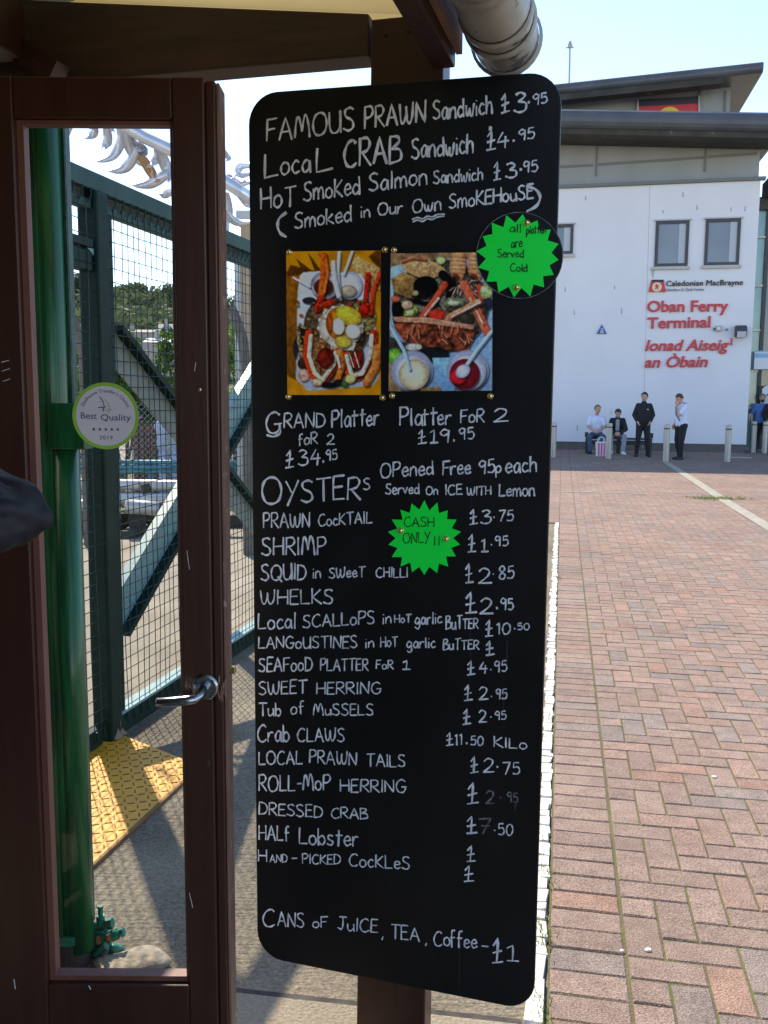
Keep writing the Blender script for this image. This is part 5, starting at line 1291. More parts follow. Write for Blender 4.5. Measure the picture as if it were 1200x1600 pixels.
for x in (972, 1068):
    b2.ell(x, 150, 44, 92, (232, 166, 114), var=.2); 
    for k in range(5): b2.line([(x - 40, 100 + k * 22), (x + 40, 104 + k * 22)], 4, (214, 120, 80))
    b2.ell(x - 12, 216, 20, 16, (120, 50, 34)); b2.ell(x - 18, 222, 7, 7, (12, 8, 8))
for k in range(26):
    x, y = b2.rng.uniform(940, 1130), b2.rng.uniform(225, 300); b2.line([(x, y), (x + b2.rng.uniform(-50, 50), y + b2.rng.uniform(-10, 60))], 5, (232, 170, 150))
for p_, w_, c_ in (([(905, 255), (850, 340), (785, 425)], 34, (206, 72, 46)), ([(870, 330), (800, 420)], 14, (238, 190, 170)), ([(1008, 255), (1060, 360), (1132, 512)], 46, (216, 98, 66)), ([(1040, 330), (1110, 470)], 12, (240, 170, 140)), ([(1112, 342), (1010, 390), (918, 440)], 40, (222, 134, 96)), ([(1100, 350), (940, 432)], 10, (245, 215, 195)), ([(1088, 270), (1104, 332)], 30, (200, 62, 44))): b2.line(p_, w_, c_, var=.35, sc_=10)
b2.ell(862, 416, 48, 28, (216, 52, 38)); b2.ell(720, 398, 42, 34, (168, 190, 82), rot=-30); b2.ell(718, 400, 28, 22, (206, 214, 140), rot=-30); b2.ell(1125, 296, 34, 40, (176, 196, 130)); b2.ell(652, 386, 32, 40, (14, 14, 18)); b2.ell(640, 330, 24, 18, (206, 96, 76)); b2.ell(702, 362, 30, 24, (214, 168, 140))
b2.ell(952, 352, 60, 28, (122, 130, 100), var=.5); b2.ell(950, 356, 34, 14, (186, 190, 160)); b2.ell(1020, 440, 40, 30, (60, 50, 40)); b2.ell(1140, 360, 26, 30, (40, 44, 60))
b2.poly([(622, 428), (700, 424), (800, 432), (1060, 478), (1062, 540), (1030, 616), (850, 600), (690, 560), (640, 490)], (132, 66, 44), var=.75, sc_=26)
b2.poly([(622, 428), (800, 430), (1062, 476), (1062, 500), (800, 462), (640, 452)], (206, 146, 116), var=.3)
for k in range(16):
    x, y = b2.rng.uniform(660, 1030), b2.rng.uniform(470, 570); b2.line([(x, y), (x + b2.rng.uniform(-10, 40), y + b2.rng.uniform(10, 50))], 7, (196, 128, 98))
b2.ell(740, 590, 46, 20, (214, 206, 190)); b2.ell(850, 632, 80, 40, (30, 32, 36), var=.4); b2.ell(640, 640, 38, 46, (112, 176, 62), var=.3)
b2.poly([(840, 650), (1000, 650), (960, 828), (880, 828)], (132, 176, 226), var=.15)
for cx, inner in ((733, (236, 214, 176)), (1030, (126, 24, 36))):
    b2.ell(cx, 720, 112, 112, (190, 196, 226), var=.06); b2.ell(cx, 726, 98, 98, (206, 210, 236), var=.05); b2.ell(cx + (10 if cx < 900 else -16), 738, 80, 82, inner, var=.12)
b2.ell(978, 752, 46, 40, (214, 36, 48), var=.15)
b2.line([(606, 460), (690, 610), (722, 710)], 20, (170, 200, 234), var=.08); b2.line([(1156, 512), (1080, 610), (1010, 712)], 22, (176, 204, 238), var=.08); b2.ell(1004, 722, 42, 34, (198, 206, 236), rot=-40, var=.06)
b2.poly([(610, 770), (640, 828), (610, 828)], (160, 128, 84)); b2.poly([(780, 815), (880, 800), (890, 828), (780, 828)], (150, 120, 80))
a.finish(); b2.finish()
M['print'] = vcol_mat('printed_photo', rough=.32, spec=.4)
def toLin(c): return np.where(c <= .04045, c / 12.92, ((c + .055) / 1.055) ** 2.4)
def pinned_photo(label, paint, quad, lam, pins):
    """quad, lam: TL, TR, BR, BL in board pixels"""
    base = Bp(*lam[3]); root = thing('pinned_photo', label, 'photo', base, 'laminated food photos pinned to the board')
    s = MB(); s.plate(rounded([Bp(*lam[3], .002), Bp(*lam[2], .002), Bp(*lam[1], .002), Bp(*lam[0], .002)], .006, 4), bn_, .0012); build('margin', s, M['laminate_edge'], root)
    h, w = paint.h, paint.w; q = [np.array(p, float) for p in quad]; s = MB()
    for j in range(h):
        v = j / (h - 1)
        for i in range(w):
            u = i / (w - 1); p = (q[0] * (1 - u) + q[1] * u) * (1 - v) + (q[3] * (1 - u) + q[2] * u) * v
            s.v.append(tuple(Bp(float(p[0]), float(p[1]), .0026)))
    s.f = [(j * w + i, j * w + i + 1, (j + 1) * w + i + 1, (j + 1) * w + i) for j in range(h - 1) for i in range(w - 1)]
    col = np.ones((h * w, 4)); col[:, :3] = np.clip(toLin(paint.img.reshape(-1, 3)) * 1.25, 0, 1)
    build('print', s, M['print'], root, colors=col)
    for px, py in pins:
        s = MB(); c_ = Bp(px, py, .004); s.ball(c_, .0062, 12, 8); s.tube([c_ - bn_ * .0035, c_ - bn_ * .001], .0068, 12); build('pin', s, M['brass'], root, smooth=True)
    return root
pinned_photo('laminated photo of a lobster platter with a scallop shell on a yellow table', a, [(447, 393), (595, 391.5), (595, 617), (449, 617)], [(440, 388), (605, 384.5), (604.5, 626), (441, 628)], [(451.5, 394), (601, 390), (450, 620), (597, 621.5)])
pinned_photo('laminated photo of a crab and smoked salmon platter with two sauce cups', b2, [(610.5, 396), (770, 394), (769, 610.5), (607, 611.5)], [(606.5, 386), (778, 383), (777, 622), (606, 626)], [(615, 390.5), (612, 618.5), (766, 619)])

# ------------------------------------------------------------------ green star cards
def star_card(label, cx, cy, ro, ri, n, rot, words, pins, lam=None, off=.0045):
    c0 = Bp(cx, cy); root = thing('star_card', label, 'star card', c0, None)
    if lam:
        s = MB(); lp = [Bp(lam[0] + lam[2] * math.cos(2 * math.pi * k / 40), lam[1] + lam[2] * math.sin(2 * math.pi * k / 40), off - .0006) for k in range(40)]
        s.plate(lp[::-1], bn_, .0006); build('laminate', s, M['laminate_edge'], root)
        s = MB(); ring = [[Bp(lam[0] + lam[2] * f * math.cos(2 * math.pi * k / 48), lam[1] + lam[2] * f * math.sin(2 * math.pi * k / 48), off - .0002) for k in range(48)] for f in (.982, 1.0)]
        s.add(ring[0] + ring[1], [(k, (k + 1) % 48, 48 + (k + 1) % 48, 48 + k) for k in range(48)]); build('laminate_glint', s, M['chalk_faint'], root)  # pale ring paints a faint glint round the film's edge
    pts = []; r_ = random.Random(int(cx))
    for k in range(2 * n):
        t = rot + math.pi * k / n; rr = (ro if k % 2 == 0 else ri) * r_.uniform(.97, 1.03)
        pts.append(Bp(cx + rr * math.cos(t), cy - rr * math.sin(t), off + .0006))
    s = MB(); s.plate(pts, bn_, .0009); build('card', s, M['neon'], root)
    s = MB()
    for t, x0, y0, x1, y1, h in words: write(s, t, x0, y0, x1, y1, h, lambda x, y: Bp(x, y, off + .0006), 1.45 * PX, bn_, jit=.03)
    build('lettering', s, M['ink'], root)
    for px, py in pins:
        s = MB(); c_ = Bp(px, py, off + .0025); s.ball(c_, .0062, 12, 8); s.tube([c_ - bn_ * .0025, c_ - bn_ * .0005], .0068, 12); build('pin', s, M['brass'], root, smooth=True)
    return root
star_card('bright green laminated star card at the right edge saying the platters are served cold', 810, 399.5, 64.5, 51.5, 16, R(84), [('all', 797, 363, 814, 363, 13), ('platten', 823, 365, 853, 364, 12), ('are', 799, 387, 816, 385, 14), ('Served', 778, 402, 818, 402, 12), ('Cold', 798, 424, 824, 424, 12)], [(823, 348), (807, 449)], lam=(812, 399, 68))
star_card('bright green star card below the photos saying cash only', 663, 841, 58, 45, 18, R(90), [('CASH', 632, 823, 678, 823, 15), ('ONLY', 630, 849, 672, 848, 16), ('!!', 679, 857, 688, 857, 19)], [(626, 829), (697, 842)], off=.002)

# ------------------------------------------------------------------ glazed door standing open on the left
DY = 1.9; DT = .058
door = thing('glazed_door', 'dark red brown wooden door with one tall clear pane and a chrome lever handle', 'door', (at(150, 800, DY).x, DY, .03))
def dp(px, py, o=0.0):
    p = at(px, py, DY); return Vector((p.x, DY + o, p.z))
xL = at(-42, 800, DY).x; xR = (at(325, 118, DY).x + at(340, 1590, DY).x) / 2 - .004
xi0 = (at(24, 195, DY).x + at(70, 1525, DY).x) / 2; xi1 = (at(277, 195, DY).x + at(291, 1525, DY).x) / 2 - .002
zT = (dp(0, 118).z + dp(330, 120).z) / 2; zi1 = dp(150, 184).z; zi0 = dp(180, 1540).z
def dbox(x0, x1, z0, z1, y0, y1):
    m = MB(); m.box(((x0 + x1) / 2, (y0 + y1) / 2, (z0 + z1) / 2), (x1 - x0, y1 - y0, z1 - z0)); return m
Y0, Y1 = DY, DY + DT
bevel(build('stile', dbox(xL, xi0, .03, zT, Y0, Y1), M['wood'], door), .003)
bevel(build('stile', dbox(xi1, xR, .03, zT, Y0, Y1), M['wood'], door), .003)
bevel(build('rail', dbox(xi0 + .0005, xi1 - .0005, zi1, zT - .0005, Y0 + .001, Y1), M['wood'], door), .003)
bevel(build('rail', dbox(xi0 + .0005, xi1 - .0005, .031, zi0, Y0 + .001, Y1), M['wood'], door), .003)
ox = .02
bevel(build('rebate_strip', dbox(xR + .0008, xR + ox, .03, zT - .002, Y0 + .012, Y1 + .016), M['wood'], door), .003)
bevel(build('edge_strip', dbox(xR + ox + .0008, xR + ox + .0065, .03, zT - .004, Y0 + .022, Y1 + .03), mat('lit_worn_door_edge', (0.26, 0.15, 0.11), (0.17, 0.085, 0.065), rough=.6, scale=12, stretch=(3, 3, .4), speck=((.42, .30, .22), 30, .64)), door), .001)  # light falling on the door's edge is put into this paler colour
# glazing bead round the pane
bw = .014
yb0, yb1 = Y0 + .016, Y1 - .014
build('bead', dbox(xi0 + .0008, xi0 + bw, zi0 + .001, zi1 - .001, yb0, yb1), M['wood_red'], door)
build('bead', dbox(xi1 - bw * .6, xi1 - .0008, zi0 + .001, zi1 - .001, yb0, yb1), M['wood_red'], door)
build('bead', dbox(xi0 + bw + .0006, xi1 - bw * .6 - .0006, zi1 - bw * .6, zi1 - .0008, yb0, yb1), M['wood_red'], door)
build('bead', dbox(xi0 + bw + .0006, xi1 - bw * .6 - .0006, zi0 + .0008, zi0 + bw * .9, yb0, yb1), M['wood_red'], door)
gy = Y1 - .010
s = MB(); s.poly([(xi0 + .001, gy, zi0 + .001), (xi1 - .001, gy, zi0 + .001), (xi1 - .001, gy, zi1 - .001), (xi0 + .001, gy, zi1 - .001)]); build('pane', s, M['pane'], door)
hc = dp(321, 1073)
h = thing('x', '', ''); bpy.data.objects.remove(h)
s = MB(); s.tube([hc + Vector((0, -.0005, 0)), hc + Vector((0, -.005, 0)), hc + Vector((0, -.0085, 0))], [.0285, .0285, .0245], 32); hd_ = build('handle', s, M['chrome'], door, smooth=False); bevel(hd_, .0012)
s = MB(); nk = hc + Vector((-.001, -.009, -.002)); 
s.tube([hc + Vector((.002, -.006, .004)), hc + Vector((0, -.025, .0)), hc + Vector((-.004, -.042, -.006)), hc + Vector((-.014, -.050, -.011)), hc + Vector((-.03, -.052, -.0135)), hc + Vector((-.06, -.052, -.016)), hc + Vector((-.089, -.052, -.017)), hc + Vector((-.092, -.052, -.017))], [.0115, .0095, .0098, .0108, .0108, .010, .0088, .007], 18)
build('lever', s, M['chrome'], hd_, smooth=True)
for dx, dz in ((.017, .014), (-.018, .010), (.012, -.019)):
    s = MB(); c_ = hc + Vector((dx, -.0092, dz)); s.ball(c_, (.003, .0012, .003), 8, 5); build('screw', s, M['dirt'], hd_)
lx = xR + ox + .0065
s = MB(); s.box((lx + .007, Y0 + .048, dp(360, 1057).z), (.014, .014, .016)); bevel(build('latch', s, M['brass'], door), .002)
r_ = random.Random(4); s = MB()
for k in range(22):
    z = dp(350, 1058 + k * 1.6).z; x = xR + ox + r_.uniform(-.012, .006); s.tube([(x, Y0 + .0115, z), (x + r_.uniform(-.002, .002), Y0 + .0108, z - r_.uniform(.008, .03))], [.0016, .0004], 5)
build('splinter', s, M['raw_wood'], door)
s = MB(); s.box(dp(320, 690, .0001), (.004, .002, .013)); s.box(dp(320.5, 686, -.0006), (.006, .002, .005)); s.box(dp(326, 1192, .0001), (.005, .002, .014)); build('keyhole', s, M['dirt'], door)
s = MB(); s.ball(dp(312, 609, -.0005), (.0042, .0025, .0042), 10, 6); build('screw', s, M['brass'], door)
s = MB()
for px, py, px2, py2, w_ in ((304, 580, 306, 566, .001), (296, 1395, 301, 1418, .001), (22, 1530, 24, 1545, .0018), (14, 563, 2, 566, .001), (15, 576, 3, 580, .001), (16, 592, 4, 596, .0009), (292, 860, 296, 890, .0008), (139, 1540, 142, 1546, .0018)):
    s.bar(dp(px, py, -.0004), dp(px2, py2, -.0004), w_, .0008, up=(0, 1, 0))
build('scratch_marking', s, M['chalk'], door)
# sticker on the pane
yS = gy - .0012
def sp(px, py, o=0.0): 
    p = at(px, py, yS - o); return Vector((p.x, yS - o, p.z))
sc0 = sp(165, 650); sr = (sp(217, 650) - sc0).length
stk = thing('round_sticker', 'round white sticker with a lime green rim and five stars on the door pane', 'sticker', sc0)
def scirc(r, o, n=56): return [Vector((sc0.x + r * math.cos(2 * math.pi * k / n), yS - o, sc0.z + r * math.sin(2 * math.pi * k / n))) for k in range(n)]
s = MB(); s.plate(scirc(sr, 0), Vector((0, -1, 0)), .0006); build('rim', s, M['lime'], stk)
s = MB(); s.plate(scirc(sr * .895, .0005), Vector((0, -1, 0)), .0004); build('face', s, M['sticker'], stk)
sfn = lambda x, y: Vector((sc0.x + x * sr, yS - .0009, sc0.z + y * sr))
s = MB(); put_text(s, 'Best', lambda x, y: sfn(x, y - .10 - x * .03), -.74, -.26, .19, bold=.004); put_text(s, 'Quality', lambda x, y: sfn(x, y - .13), -.14, .76, .19, bold=.004)
put_text(s, '2019', lambda x, y: sfn(x, y - .70), -.2, .2, .12, bold=.004, space=1.2)
for k in range(5):
    cx = -.36 + k * .18; st = []
    for q in range(10): t = math.pi / 2 + math.pi * q / 5; rr = (.062 if q % 2 == 0 else .026); st.append(sfn(cx + rr * math.cos(t), -.40 + rr * math.sin(t)))
    s.poly(st)
build('lettering', s, M['violet'], stk)
s = MB()
def arc_fn(x, y):
    t = math.pi / 2 - x; rr = .70 + y; return sfn(rr * math.cos(t), rr * math.sin(t))
put_text(s, "ZeitRäume Traveller's Choice", arc_fn, -1.18, 1.2, .105); build('arc_lettering', s, M['violet'], stk)
s = MB()
for pts in ([(-.17, .58), (-.07, .45), (-.03, .30), (-.07, .14)], [(-.21, .255), (-.08, .255), (.02, .28)]): ribbon(s, [sfn(*q) for q in catmull(pts, 5)], .0016, Vector((0, -1, 0)), base=.0001)
s.plate([sfn(-.155 + .015 * math.cos(k), .425 + .015 * math.sin(k)) for k in range(6)], Vector((0, -1, 0)), .0002)
build('symbol', s, M['violet'], stk)
s = MB()
for pts in ([(.0, .49), (.1, .36), (.13, .22), (.1, .08)], [(-.02, .175), (.1, .175), (.19, .195)]): ribbon(s, [sfn(*q) for q in catmull(pts, 5)], .0016, Vector((0, -1, 0)), base=.0001)
build('symbol', s, M['olive'], stk)

# ------------------------------------------------------------------ green poles just outside the door
pb = ground(113, 1503); PY = pb.y
pole = thing('green_pole', 'round gloss green steel pole with a welded bracket and base collar outside the door', 'pole', (pb.x, PY, 0))
r0 = .043
s = MB(); s.tube([pb, pb + Z * 3.0], r0, 24); build('post', s, M['green'], pole, smooth=True)
s = MB(); s.bar(pb + Vector((r0 * .98, .02, .1)), pb + Vector((r0 * .98, .02, 3.0)), .022, .02); s.bar(pb + Vector((r0 * 1.12, .025, .1)), pb + Vector((r0 * 1.12, .025, 3.0)), .006, .045, up=(0, 1, 0)); build('edge_angle', s, M['green_worn'], pole)
s = MB(); s.bar(pb + Vector((-.02, -r0 - .002, .1)), pb + Vector((-.02, -r0 - .002, 3.0)), .03, .008, up=(0, 1, 0)); build('track_strip', s, M['green'], pole)
zk = at(112, 1455, PY).z
s = MB(); s.tube([pb + Z * (zk - .012), pb + Z * (zk + .012)], r0 * 1.28, 24); build('collar', s, M['valve_green'], pole)
s = MB(); s.tube([pb + Z * .0, pb + Z * (zk - .013)], r0 * 1.2, 24); build('base_sleeve', s, M['dark_steel'], pole)
zb1_ = at(100, 630, PY - .06).z; zb0_ = at(100, 702, PY - .06).z; xa = at(76, 660, PY - .06).x; xb = at(134, 660, PY - .06).x
s = MB(); s.box(((xa + xb) / 2, PY - .035, (zb0_ + zb1_) / 2), (xb - xa, .07, zb1_ - zb0_)); bevel(build('bracket', s, M['green'], pole), .004)
xc_ = at(106, 900, PY - .02).x
s = MB(); s.tube([(xc_, PY - .015, .05), (xc_, PY - .015, zb0_ + .001)], .034, 20); build('guide_tube', s, M['green'], pole, smooth=True)
cy = 2.47
cpl = thing('green_gate_post', 'flat pitted green post beside the round pole, next to the left door stile', 'post', (at(46, 800, cy).x, cy, 0))
s = MB(); s.box((at(50, 640, cy).x - .012, cy, 1.5), (.075, .05, 3.0)); bevel(build('post', s, M['green_worn'], cpl), .005)
s = MB(); s.box((at(50, 640, cy).x + .014, cy - .03, 1.5), (.024, .012, 2.98)); bevel(build('edge_strip', s, M['green'], cpl), .002)

# pipe fittings and rock at the foot of the pole
VY = 2.42
def vp(px, py, o=0.0): 
    p = at(px, py, VY + o); return p
va = thing('pipe_fitting', 'chipped green pipe valves and clamps at the foot of the green pole', 'pipe fitting', (vp(160, 1480).x, VY, 0))
s = MB(); s.tube([vp(157, 1446), vp(157, 1430)], .0115, 14); s.tube([vp(157, 1432), vp(157, 1417)], .007, 12); s.tube([vp(157, 1418), vp(157, 1415)], .0085, 10); build('stem', s, M['valve_green'], va)
s = MB(); s.tube([vp(142, 1449), vp(170, 1443)], .0125, 14); s.tube([vp(167, 1444), vp(176, 1442)], .016, 6); build('union', s, M['valve_green'], va)
s = MB(); s.tube([vp(140, 1461), vp(150, 1455), vp(163, 1458), vp(170, 1462)], .0115, 14); build('bend', s, M['valve_green'], va, smooth=True)
s = MB(); s.tube([vp(150, 1472, -.02), vp(194, 1455, -.02)], .010, 12); s.tube([vp(174, 1463, -.02), vp(184, 1459, -.02)], .0155, 6); s.tube([vp(189, 1457.5, -.02), vp(193, 1455.5, -.02)], .013, 6); build('spindle', s, M['valve_green'], va)
s = MB(); s.ball(vp(158, 1484), .029, 14, 10); s.tube([vp(158, 1462), vp(157, 1502)], .02, 12); s.tube([vp(150, 1492, -.03), vp(166, 1478, -.03)], .012, 8); s.tube([vp(169, 1458), vp(171, 1498)], .009, 8); build('valve_body', s, M['valve_green'], va)
s = MB(); s.tube([vp(165, 1482), vp(180, 1482), vp(192, 1487, .02), vp(210, 1492, .05), vp(236, 1480, .16)], [.014, .014, .0125, .011, .010], 12); build('hose', s, M['valve_green'], va, smooth=True)
s = MB()
for px, py in ((150, 1470), (160, 1498), (168, 1466)): s.tube([vp(px, py, -.03), vp(px + 5, py - 1, -.035)], .012, 6)
build('nut', s, M['rust'], va)
rk = ground(205, 1512); s = MB(); s.ball((0, 0, 0), (.105, .06, .024), 24, 14); r_ = random.Random(3)
s.v = [(v[0] * (1 + .08 * math.sin(v[1] * 60 + 1)) + rk.x, v[1] + rk.y + .012 * math.sin(v[0] * 40), v[2] * (1 + .18 * math.sin(v[0] * 30 + v[1] * 25)) + .014 + v[0] * .08) for v in s.v]
tag(build('flat_rock', s, M['rock'], base=(rk.x, rk.y, 0), smooth=True), 'pale flat rock lying beside the pipe fittings inside the door view', 'rock')

# ------------------------------------------------------------------ yellow tread plate
tp = [ground(180, 1149), ground(312, 1202), ground(142, 1361), ground(8, 1290)]
pc = sum(tp, Vector()) / 4
plate = thing('tread_plate', 'yellow painted steel tread plate on the ground under the mesh fence', 'tread plate', pc)
s = MB(); s.plate([p + Z * .016 for p in tp[::-1]], Z, .011); build('plate', s, M['yellow'], plate)
s = MB(); ta = (tp[2] - tp[1]).normalized(); tb = (tp[1] - tp[0]).normalized(); La = (tp[2] - tp[1]).length; Lb = (tp[1] - tp[0]).length
i = 0
a_ = .03
while a_ < La - .03:
    b_ = .03
    j_ = 0
    while b_ < Lb - .03:
        p = tp[1] + ta * a_ - tb * b_ + Z * .0165
        d1 = (ta + tb).normalized() if (i + j_) % 2 else (ta - tb).normalized()
        s.bar(p - d1 * .013, p + d1 * .013, .005, .003); b_ += .042; j_ += 1
    a_ += .042; i += 1
build('tread_pattern', s, M['rust'], plate)
s = MB(); s.bar(tp[2] + Z * .0105, tp[1] + Z * .0105, .012, .012); build('rusty_edge', s, M['rust'], plate)
sg = ground(172, 1158); s = MB(); r_ = random.Random(8)
for k in range(26):
    p = sg + Vector((r_.gauss(0, .04), r_.gauss(0, .04), .02)); q = at(182 + r_.uniform(-5, 5), 1128 + r_.uniform(-4, 8), sg.y + .02); s.add([p, p + Vector((.018, .01, .004)), q + Vector((.006, 0, 0)), q], [(0, 1, 2, 3)])
tag(build('torn_sack', s, M['tan_post'], base=sg), 'torn brown scrap of sacking stuck between the fence post and the yellow plate', 'sacking')

# ------------------------------------------------------------------ green mesh fence
FAZ = R(13.5)
fd = Vector((math.sin(FAZ), math.cos(FAZ), 0)); fnrm = Vector((math.cos(FAZ), -math.sin(FAZ), 0))
FP0 = ground(170, 1157)
def fpx(px, py, o=0.0): return on_plane(px, py, FP0 + fnrm * o, fnrm)
def fq(t, z, o=0.0): return Vector((FP0.x, FP0.y, 0)) + fd * t + Z * z + fnrm * o
def ft(p): return (p - FP0).dot(fd)
T0, T1 = -.75, 9.0
fence = thing('mesh_fence', 'tall dark green steel fence with welded wire mesh and crossed braces', 'fence', FP0)
zt1 = fpx(189, 291).z; zt_b = fpx(189, 318).z; zb_t = fpx(189, 1112).z; zb_b = fpx(189, 1141).z
s = MB(); s.bar(fq(T0, (zt1 + zt_b) / 2), fq(T1, (zt1 + zt_b) / 2), .06, zt1 - zt_b); bevel(build('top_rail', s, M['fence_mid'], fence), .004)
z2a = fpx(189, 333).z; z2b = fpx(189, 346).z
s = MB(); s.bar(fq(T0, (z2a + z2b) / 2), fq(T1, (z2a + z2b) / 2), .045, z2a - z2b); bevel(build('mesh_rail', s, M['fence_mid'], fence), .003)
s = MB(); s.bar(fq(.06, (zb_t + zb_b) / 2), fq(T1, (zb_t + zb_b) / 2), .055, zb_t - zb_b); bevel(build('bottom_rail', s, M['fence'], fence), .004)
s = MB(); s.bar(fq(.06, zb_t + .012, .0), fq(T1, zb_t + .012, .0), .075, .012); build('sunlit_rail_flange', s, M['fence_pale'], fence)  # pale strip paints in the rail's sunlit top face
s = MB(); s.bar(fq(T0, .06), fq(-.09, .06), .05, .08); bevel(build('bottom_rail', s, M['fence'], fence), .004)
s = MB(); s.bar(fq(T0, (z2a + zt_b) / 2, -.012), fq(T1, (z2a + zt_b) / 2, -.012), .006, (zt_b - z2a) * .72); build('mesh_strip', s, M['rust_green'], fence)
pxl = fpx(140, 560); pxr = fpx(163, 560); tP = (ft(pxl) + ft(pxr)) / 2; wP = abs(ft(pxr) - ft(pxl))
s = MB(); s.bar(fq(tP, 0, .0), fq(tP, zt_b - .002, .0), .10, .095, up=fnrm); bevel(build('post', s, M['fence'], fence), .012)
tQ = ft(fpx(170, 560))
s = MB(); s.bar(fq(tQ, 0, -.0), fq(tQ, z2b - .001, -.0), .035, .05, up=fnrm); bevel(build('post', s, M['fence'], fence), .004)
for t in (3.1, 6.2, 8.95):
    s = MB(); s.bar(fq(t, 0, -.06), fq(t, zt_b - .002, -.06), .09, .06, up=fnrm); bevel(build('post', s, M['fence'], fence), .006)
zm0 = fpx(110, 374).z; zm1 = fpx(110, 402).z
s = MB(); s.bar(fq(T0, zm0), fq(tP - .06, zm0), .07, .035); s.bar(fq(T0, zm1), fq(tP - .06, zm1), .055, .08); bevel(build('mid_rail', s, M['fence'], fence), .003)
s = MB(); s.plate([fpx(137, 387, .03), fpx(163, 392, .03), fpx(163, 420, .03)], fnrm, .012); build('gusset', s, M['fence_pale'], fence)
def brace(p0, p1, p2, p3, m):
    """flat bar between pixel edges p0-p1 (upper) and p3-p2 (lower) on the fence plane, with an upstanding flange"""
    s = MB(); s.plate([fpx(*p0, -.02), fpx(*p1, -.02), fpx(*p2, -.02), fpx(*p3, -.02)], fnrm, .008); b_ = build('brace', s, m, fence)
    return b_
A1 = [fpx(178, 512, -.018), fpx(268, 628, -.018)]; dA = (A1[1] - A1[0]).normalized()
s = MB(); c0_ = A1[0]; c1_ = A1[0] + dA * min(4.9, (A1[0].z - .22) / max(.05, -dA.z)); nrm_p = fnrm.cross(dA).normalized()
if nrm_p.z > 0: nrm_p = -nrm_p
s.plate([c0_, c1_, c1_ + nrm_p * .15, c0_ + nrm_p * .15], fnrm, .008); br = build('brace', s, mat('grey_green_steel', (0.16, 0.19, 0.16), (0.20, 0.23, 0.2), rough=.5, scale=12), fence)
s = MB(); s.bar(c0_ + fnrm * .02, c1_ + fnrm * .02, .055, .028, up=nrm_p); build('flange', s, M['fence'], br)
B1 = [fpx(188, 990, -.03), fpx(277, 835, -.03)]; dB = (B1[1] - B1[0]).normalized()
nb_ = fnrm.cross(dB).normalized()
if nb_.z < 0: nb_ = -nb_
s = MB(); c0_ = B1[0]; c1_ = B1[0] + dB * min(4.6, (z2b - .2 - B1[0].z) / max(.05, dB.z))
s.plate([c0_, c1_, c1_ + nb_ * .17, c0_ + nb_ * .17], fnrm, .008); s.bar(c0_ + nb_ * .17 - fnrm * .02, c1_ + nb_ * .17 - fnrm * .02, .05, .008, up=nb_); br = build('brace', s, M['fence_pale'], fence)  # paler steel paints in the sunlit glare on this brace
s = MB(); s.bar(c0_ + fnrm * .02, c1_ + fnrm * .02, .055, .03, up=nb_); build('flange', s, M['fence'], br)
s = MB(); r_ = random.Random(12); P_ = .056
def wire(a, b, w=.0021, wob=.004):
    L_ = (b - a).length; n = max(2, int(L_ / .35)); pts = []
    for k in range(n + 1): pts.append(a + (b - a) * (k / n) + fd * r_.gauss(0, wob * .5) + Z * r_.gauss(0, wob * .6) + fnrm * r_.gauss(0, wob))
    s.tube(pts, w, 4, cap=False)
t = T0 + .03
while t < T1:
    a_ = .09 if t < -.1 else zb_t + .01
    wire(fq(t, a_, .028), fq(t, z2b + .03, .028)); t += P_
z = .13
while z < z2b:
    wire(fq(T0, z, .032), fq(T1, z, .032)); z += P_
build('wire_mesh', s, M['wire'], fence)
s = MB(); t = T0
while t < T1:
    s.tube([fq(t, z2b + .02, .03), fq(t + .02, z2a + .01, .034), fq(t + .03, zt_b + .004, .03)], .004, 5); s.tube([fq(t, zb_t, .035), fq(t + .01, zb_t - .05, .036)], .004, 5); t += .066
build('mesh_hook', s, M['wire'], fence)

# ------------------------------------------------------------------ steel sculpture behind the fence
SY = 6.2
sc = thing('steel_sculpture', 'polished steel sculpture of curved leaf blades hanging above the mesh fence', 'sculpture', (at(316, 900, SY).x, SY, 0))
def so(zx, zy): return (60 + zx / 4.32, 190 + zy / 4.32)
def sculpt_blade(pts, w, m='silver', dy=0.0):
    pp = catmull(pts, 6); n = len(pp); s = MB(); th = .004
    W_ = [at(px, py, SY + dy + .12 * math.sin(3 * k / n)) for k, (px, py) in enumerate(pp)]
    rows = []
    for k, p in enumerate(W_):
        d = (W_[min(k + 1, n - 1)] - W_[max(k - 1, 0)]).normalized(); sd = d.cross(Vector((0, 1, 0))).normalized()
        t = k / (n - 1); ww = w * .31 * (math.sin(math.pi * min(1, .2 + t * .8)) ** .7 + .05)
        curl = Vector((0, ww * .4, 0))
        rows.append([p + sd * ww + curl, p + Vector((0, -th, 0)), p - sd * ww + curl, p - sd * ww * .9 + curl + Vector((0, th, 0)), p + Vector((0, th, 0)), p + sd * ww * .9 + curl + Vector((0, th, 0))])
    b = 0
    for r in rows: s.v += [tuple(q) for q in r]
    for k in range(n - 1):
        for q in range(6): s.f.append((k * 6 + q, k * 6 + (q + 1) % 6, (k + 1) * 6 + (q + 1) % 6, (k + 1) * 6 + q))
    s.f.append(tuple(range(6))); s.f.append(tuple((n - 1) * 6 + q for q in range(6)))
    return build('blade', s, M[m], sc, smooth=True)
stem = [at(185, 178, SY), at(*so(580, 30), SY), at(*so(720, 110), SY), at(*so(890, 190), SY), at(316, 262, SY), at(365, 292, SY), at(420, 330, SY)]
s = MB(); s.tube(stem, [.03, .034, .038, .04, .042, .04, .036], 12); build('stem', s, M['silver'], sc, smooth=True)
s = MB(); s.tube([at(316, 262, SY), (at(316, 900, SY).x, SY, .0)], .05, 12); build('mast', s, M['silver'], sc, smooth=True)
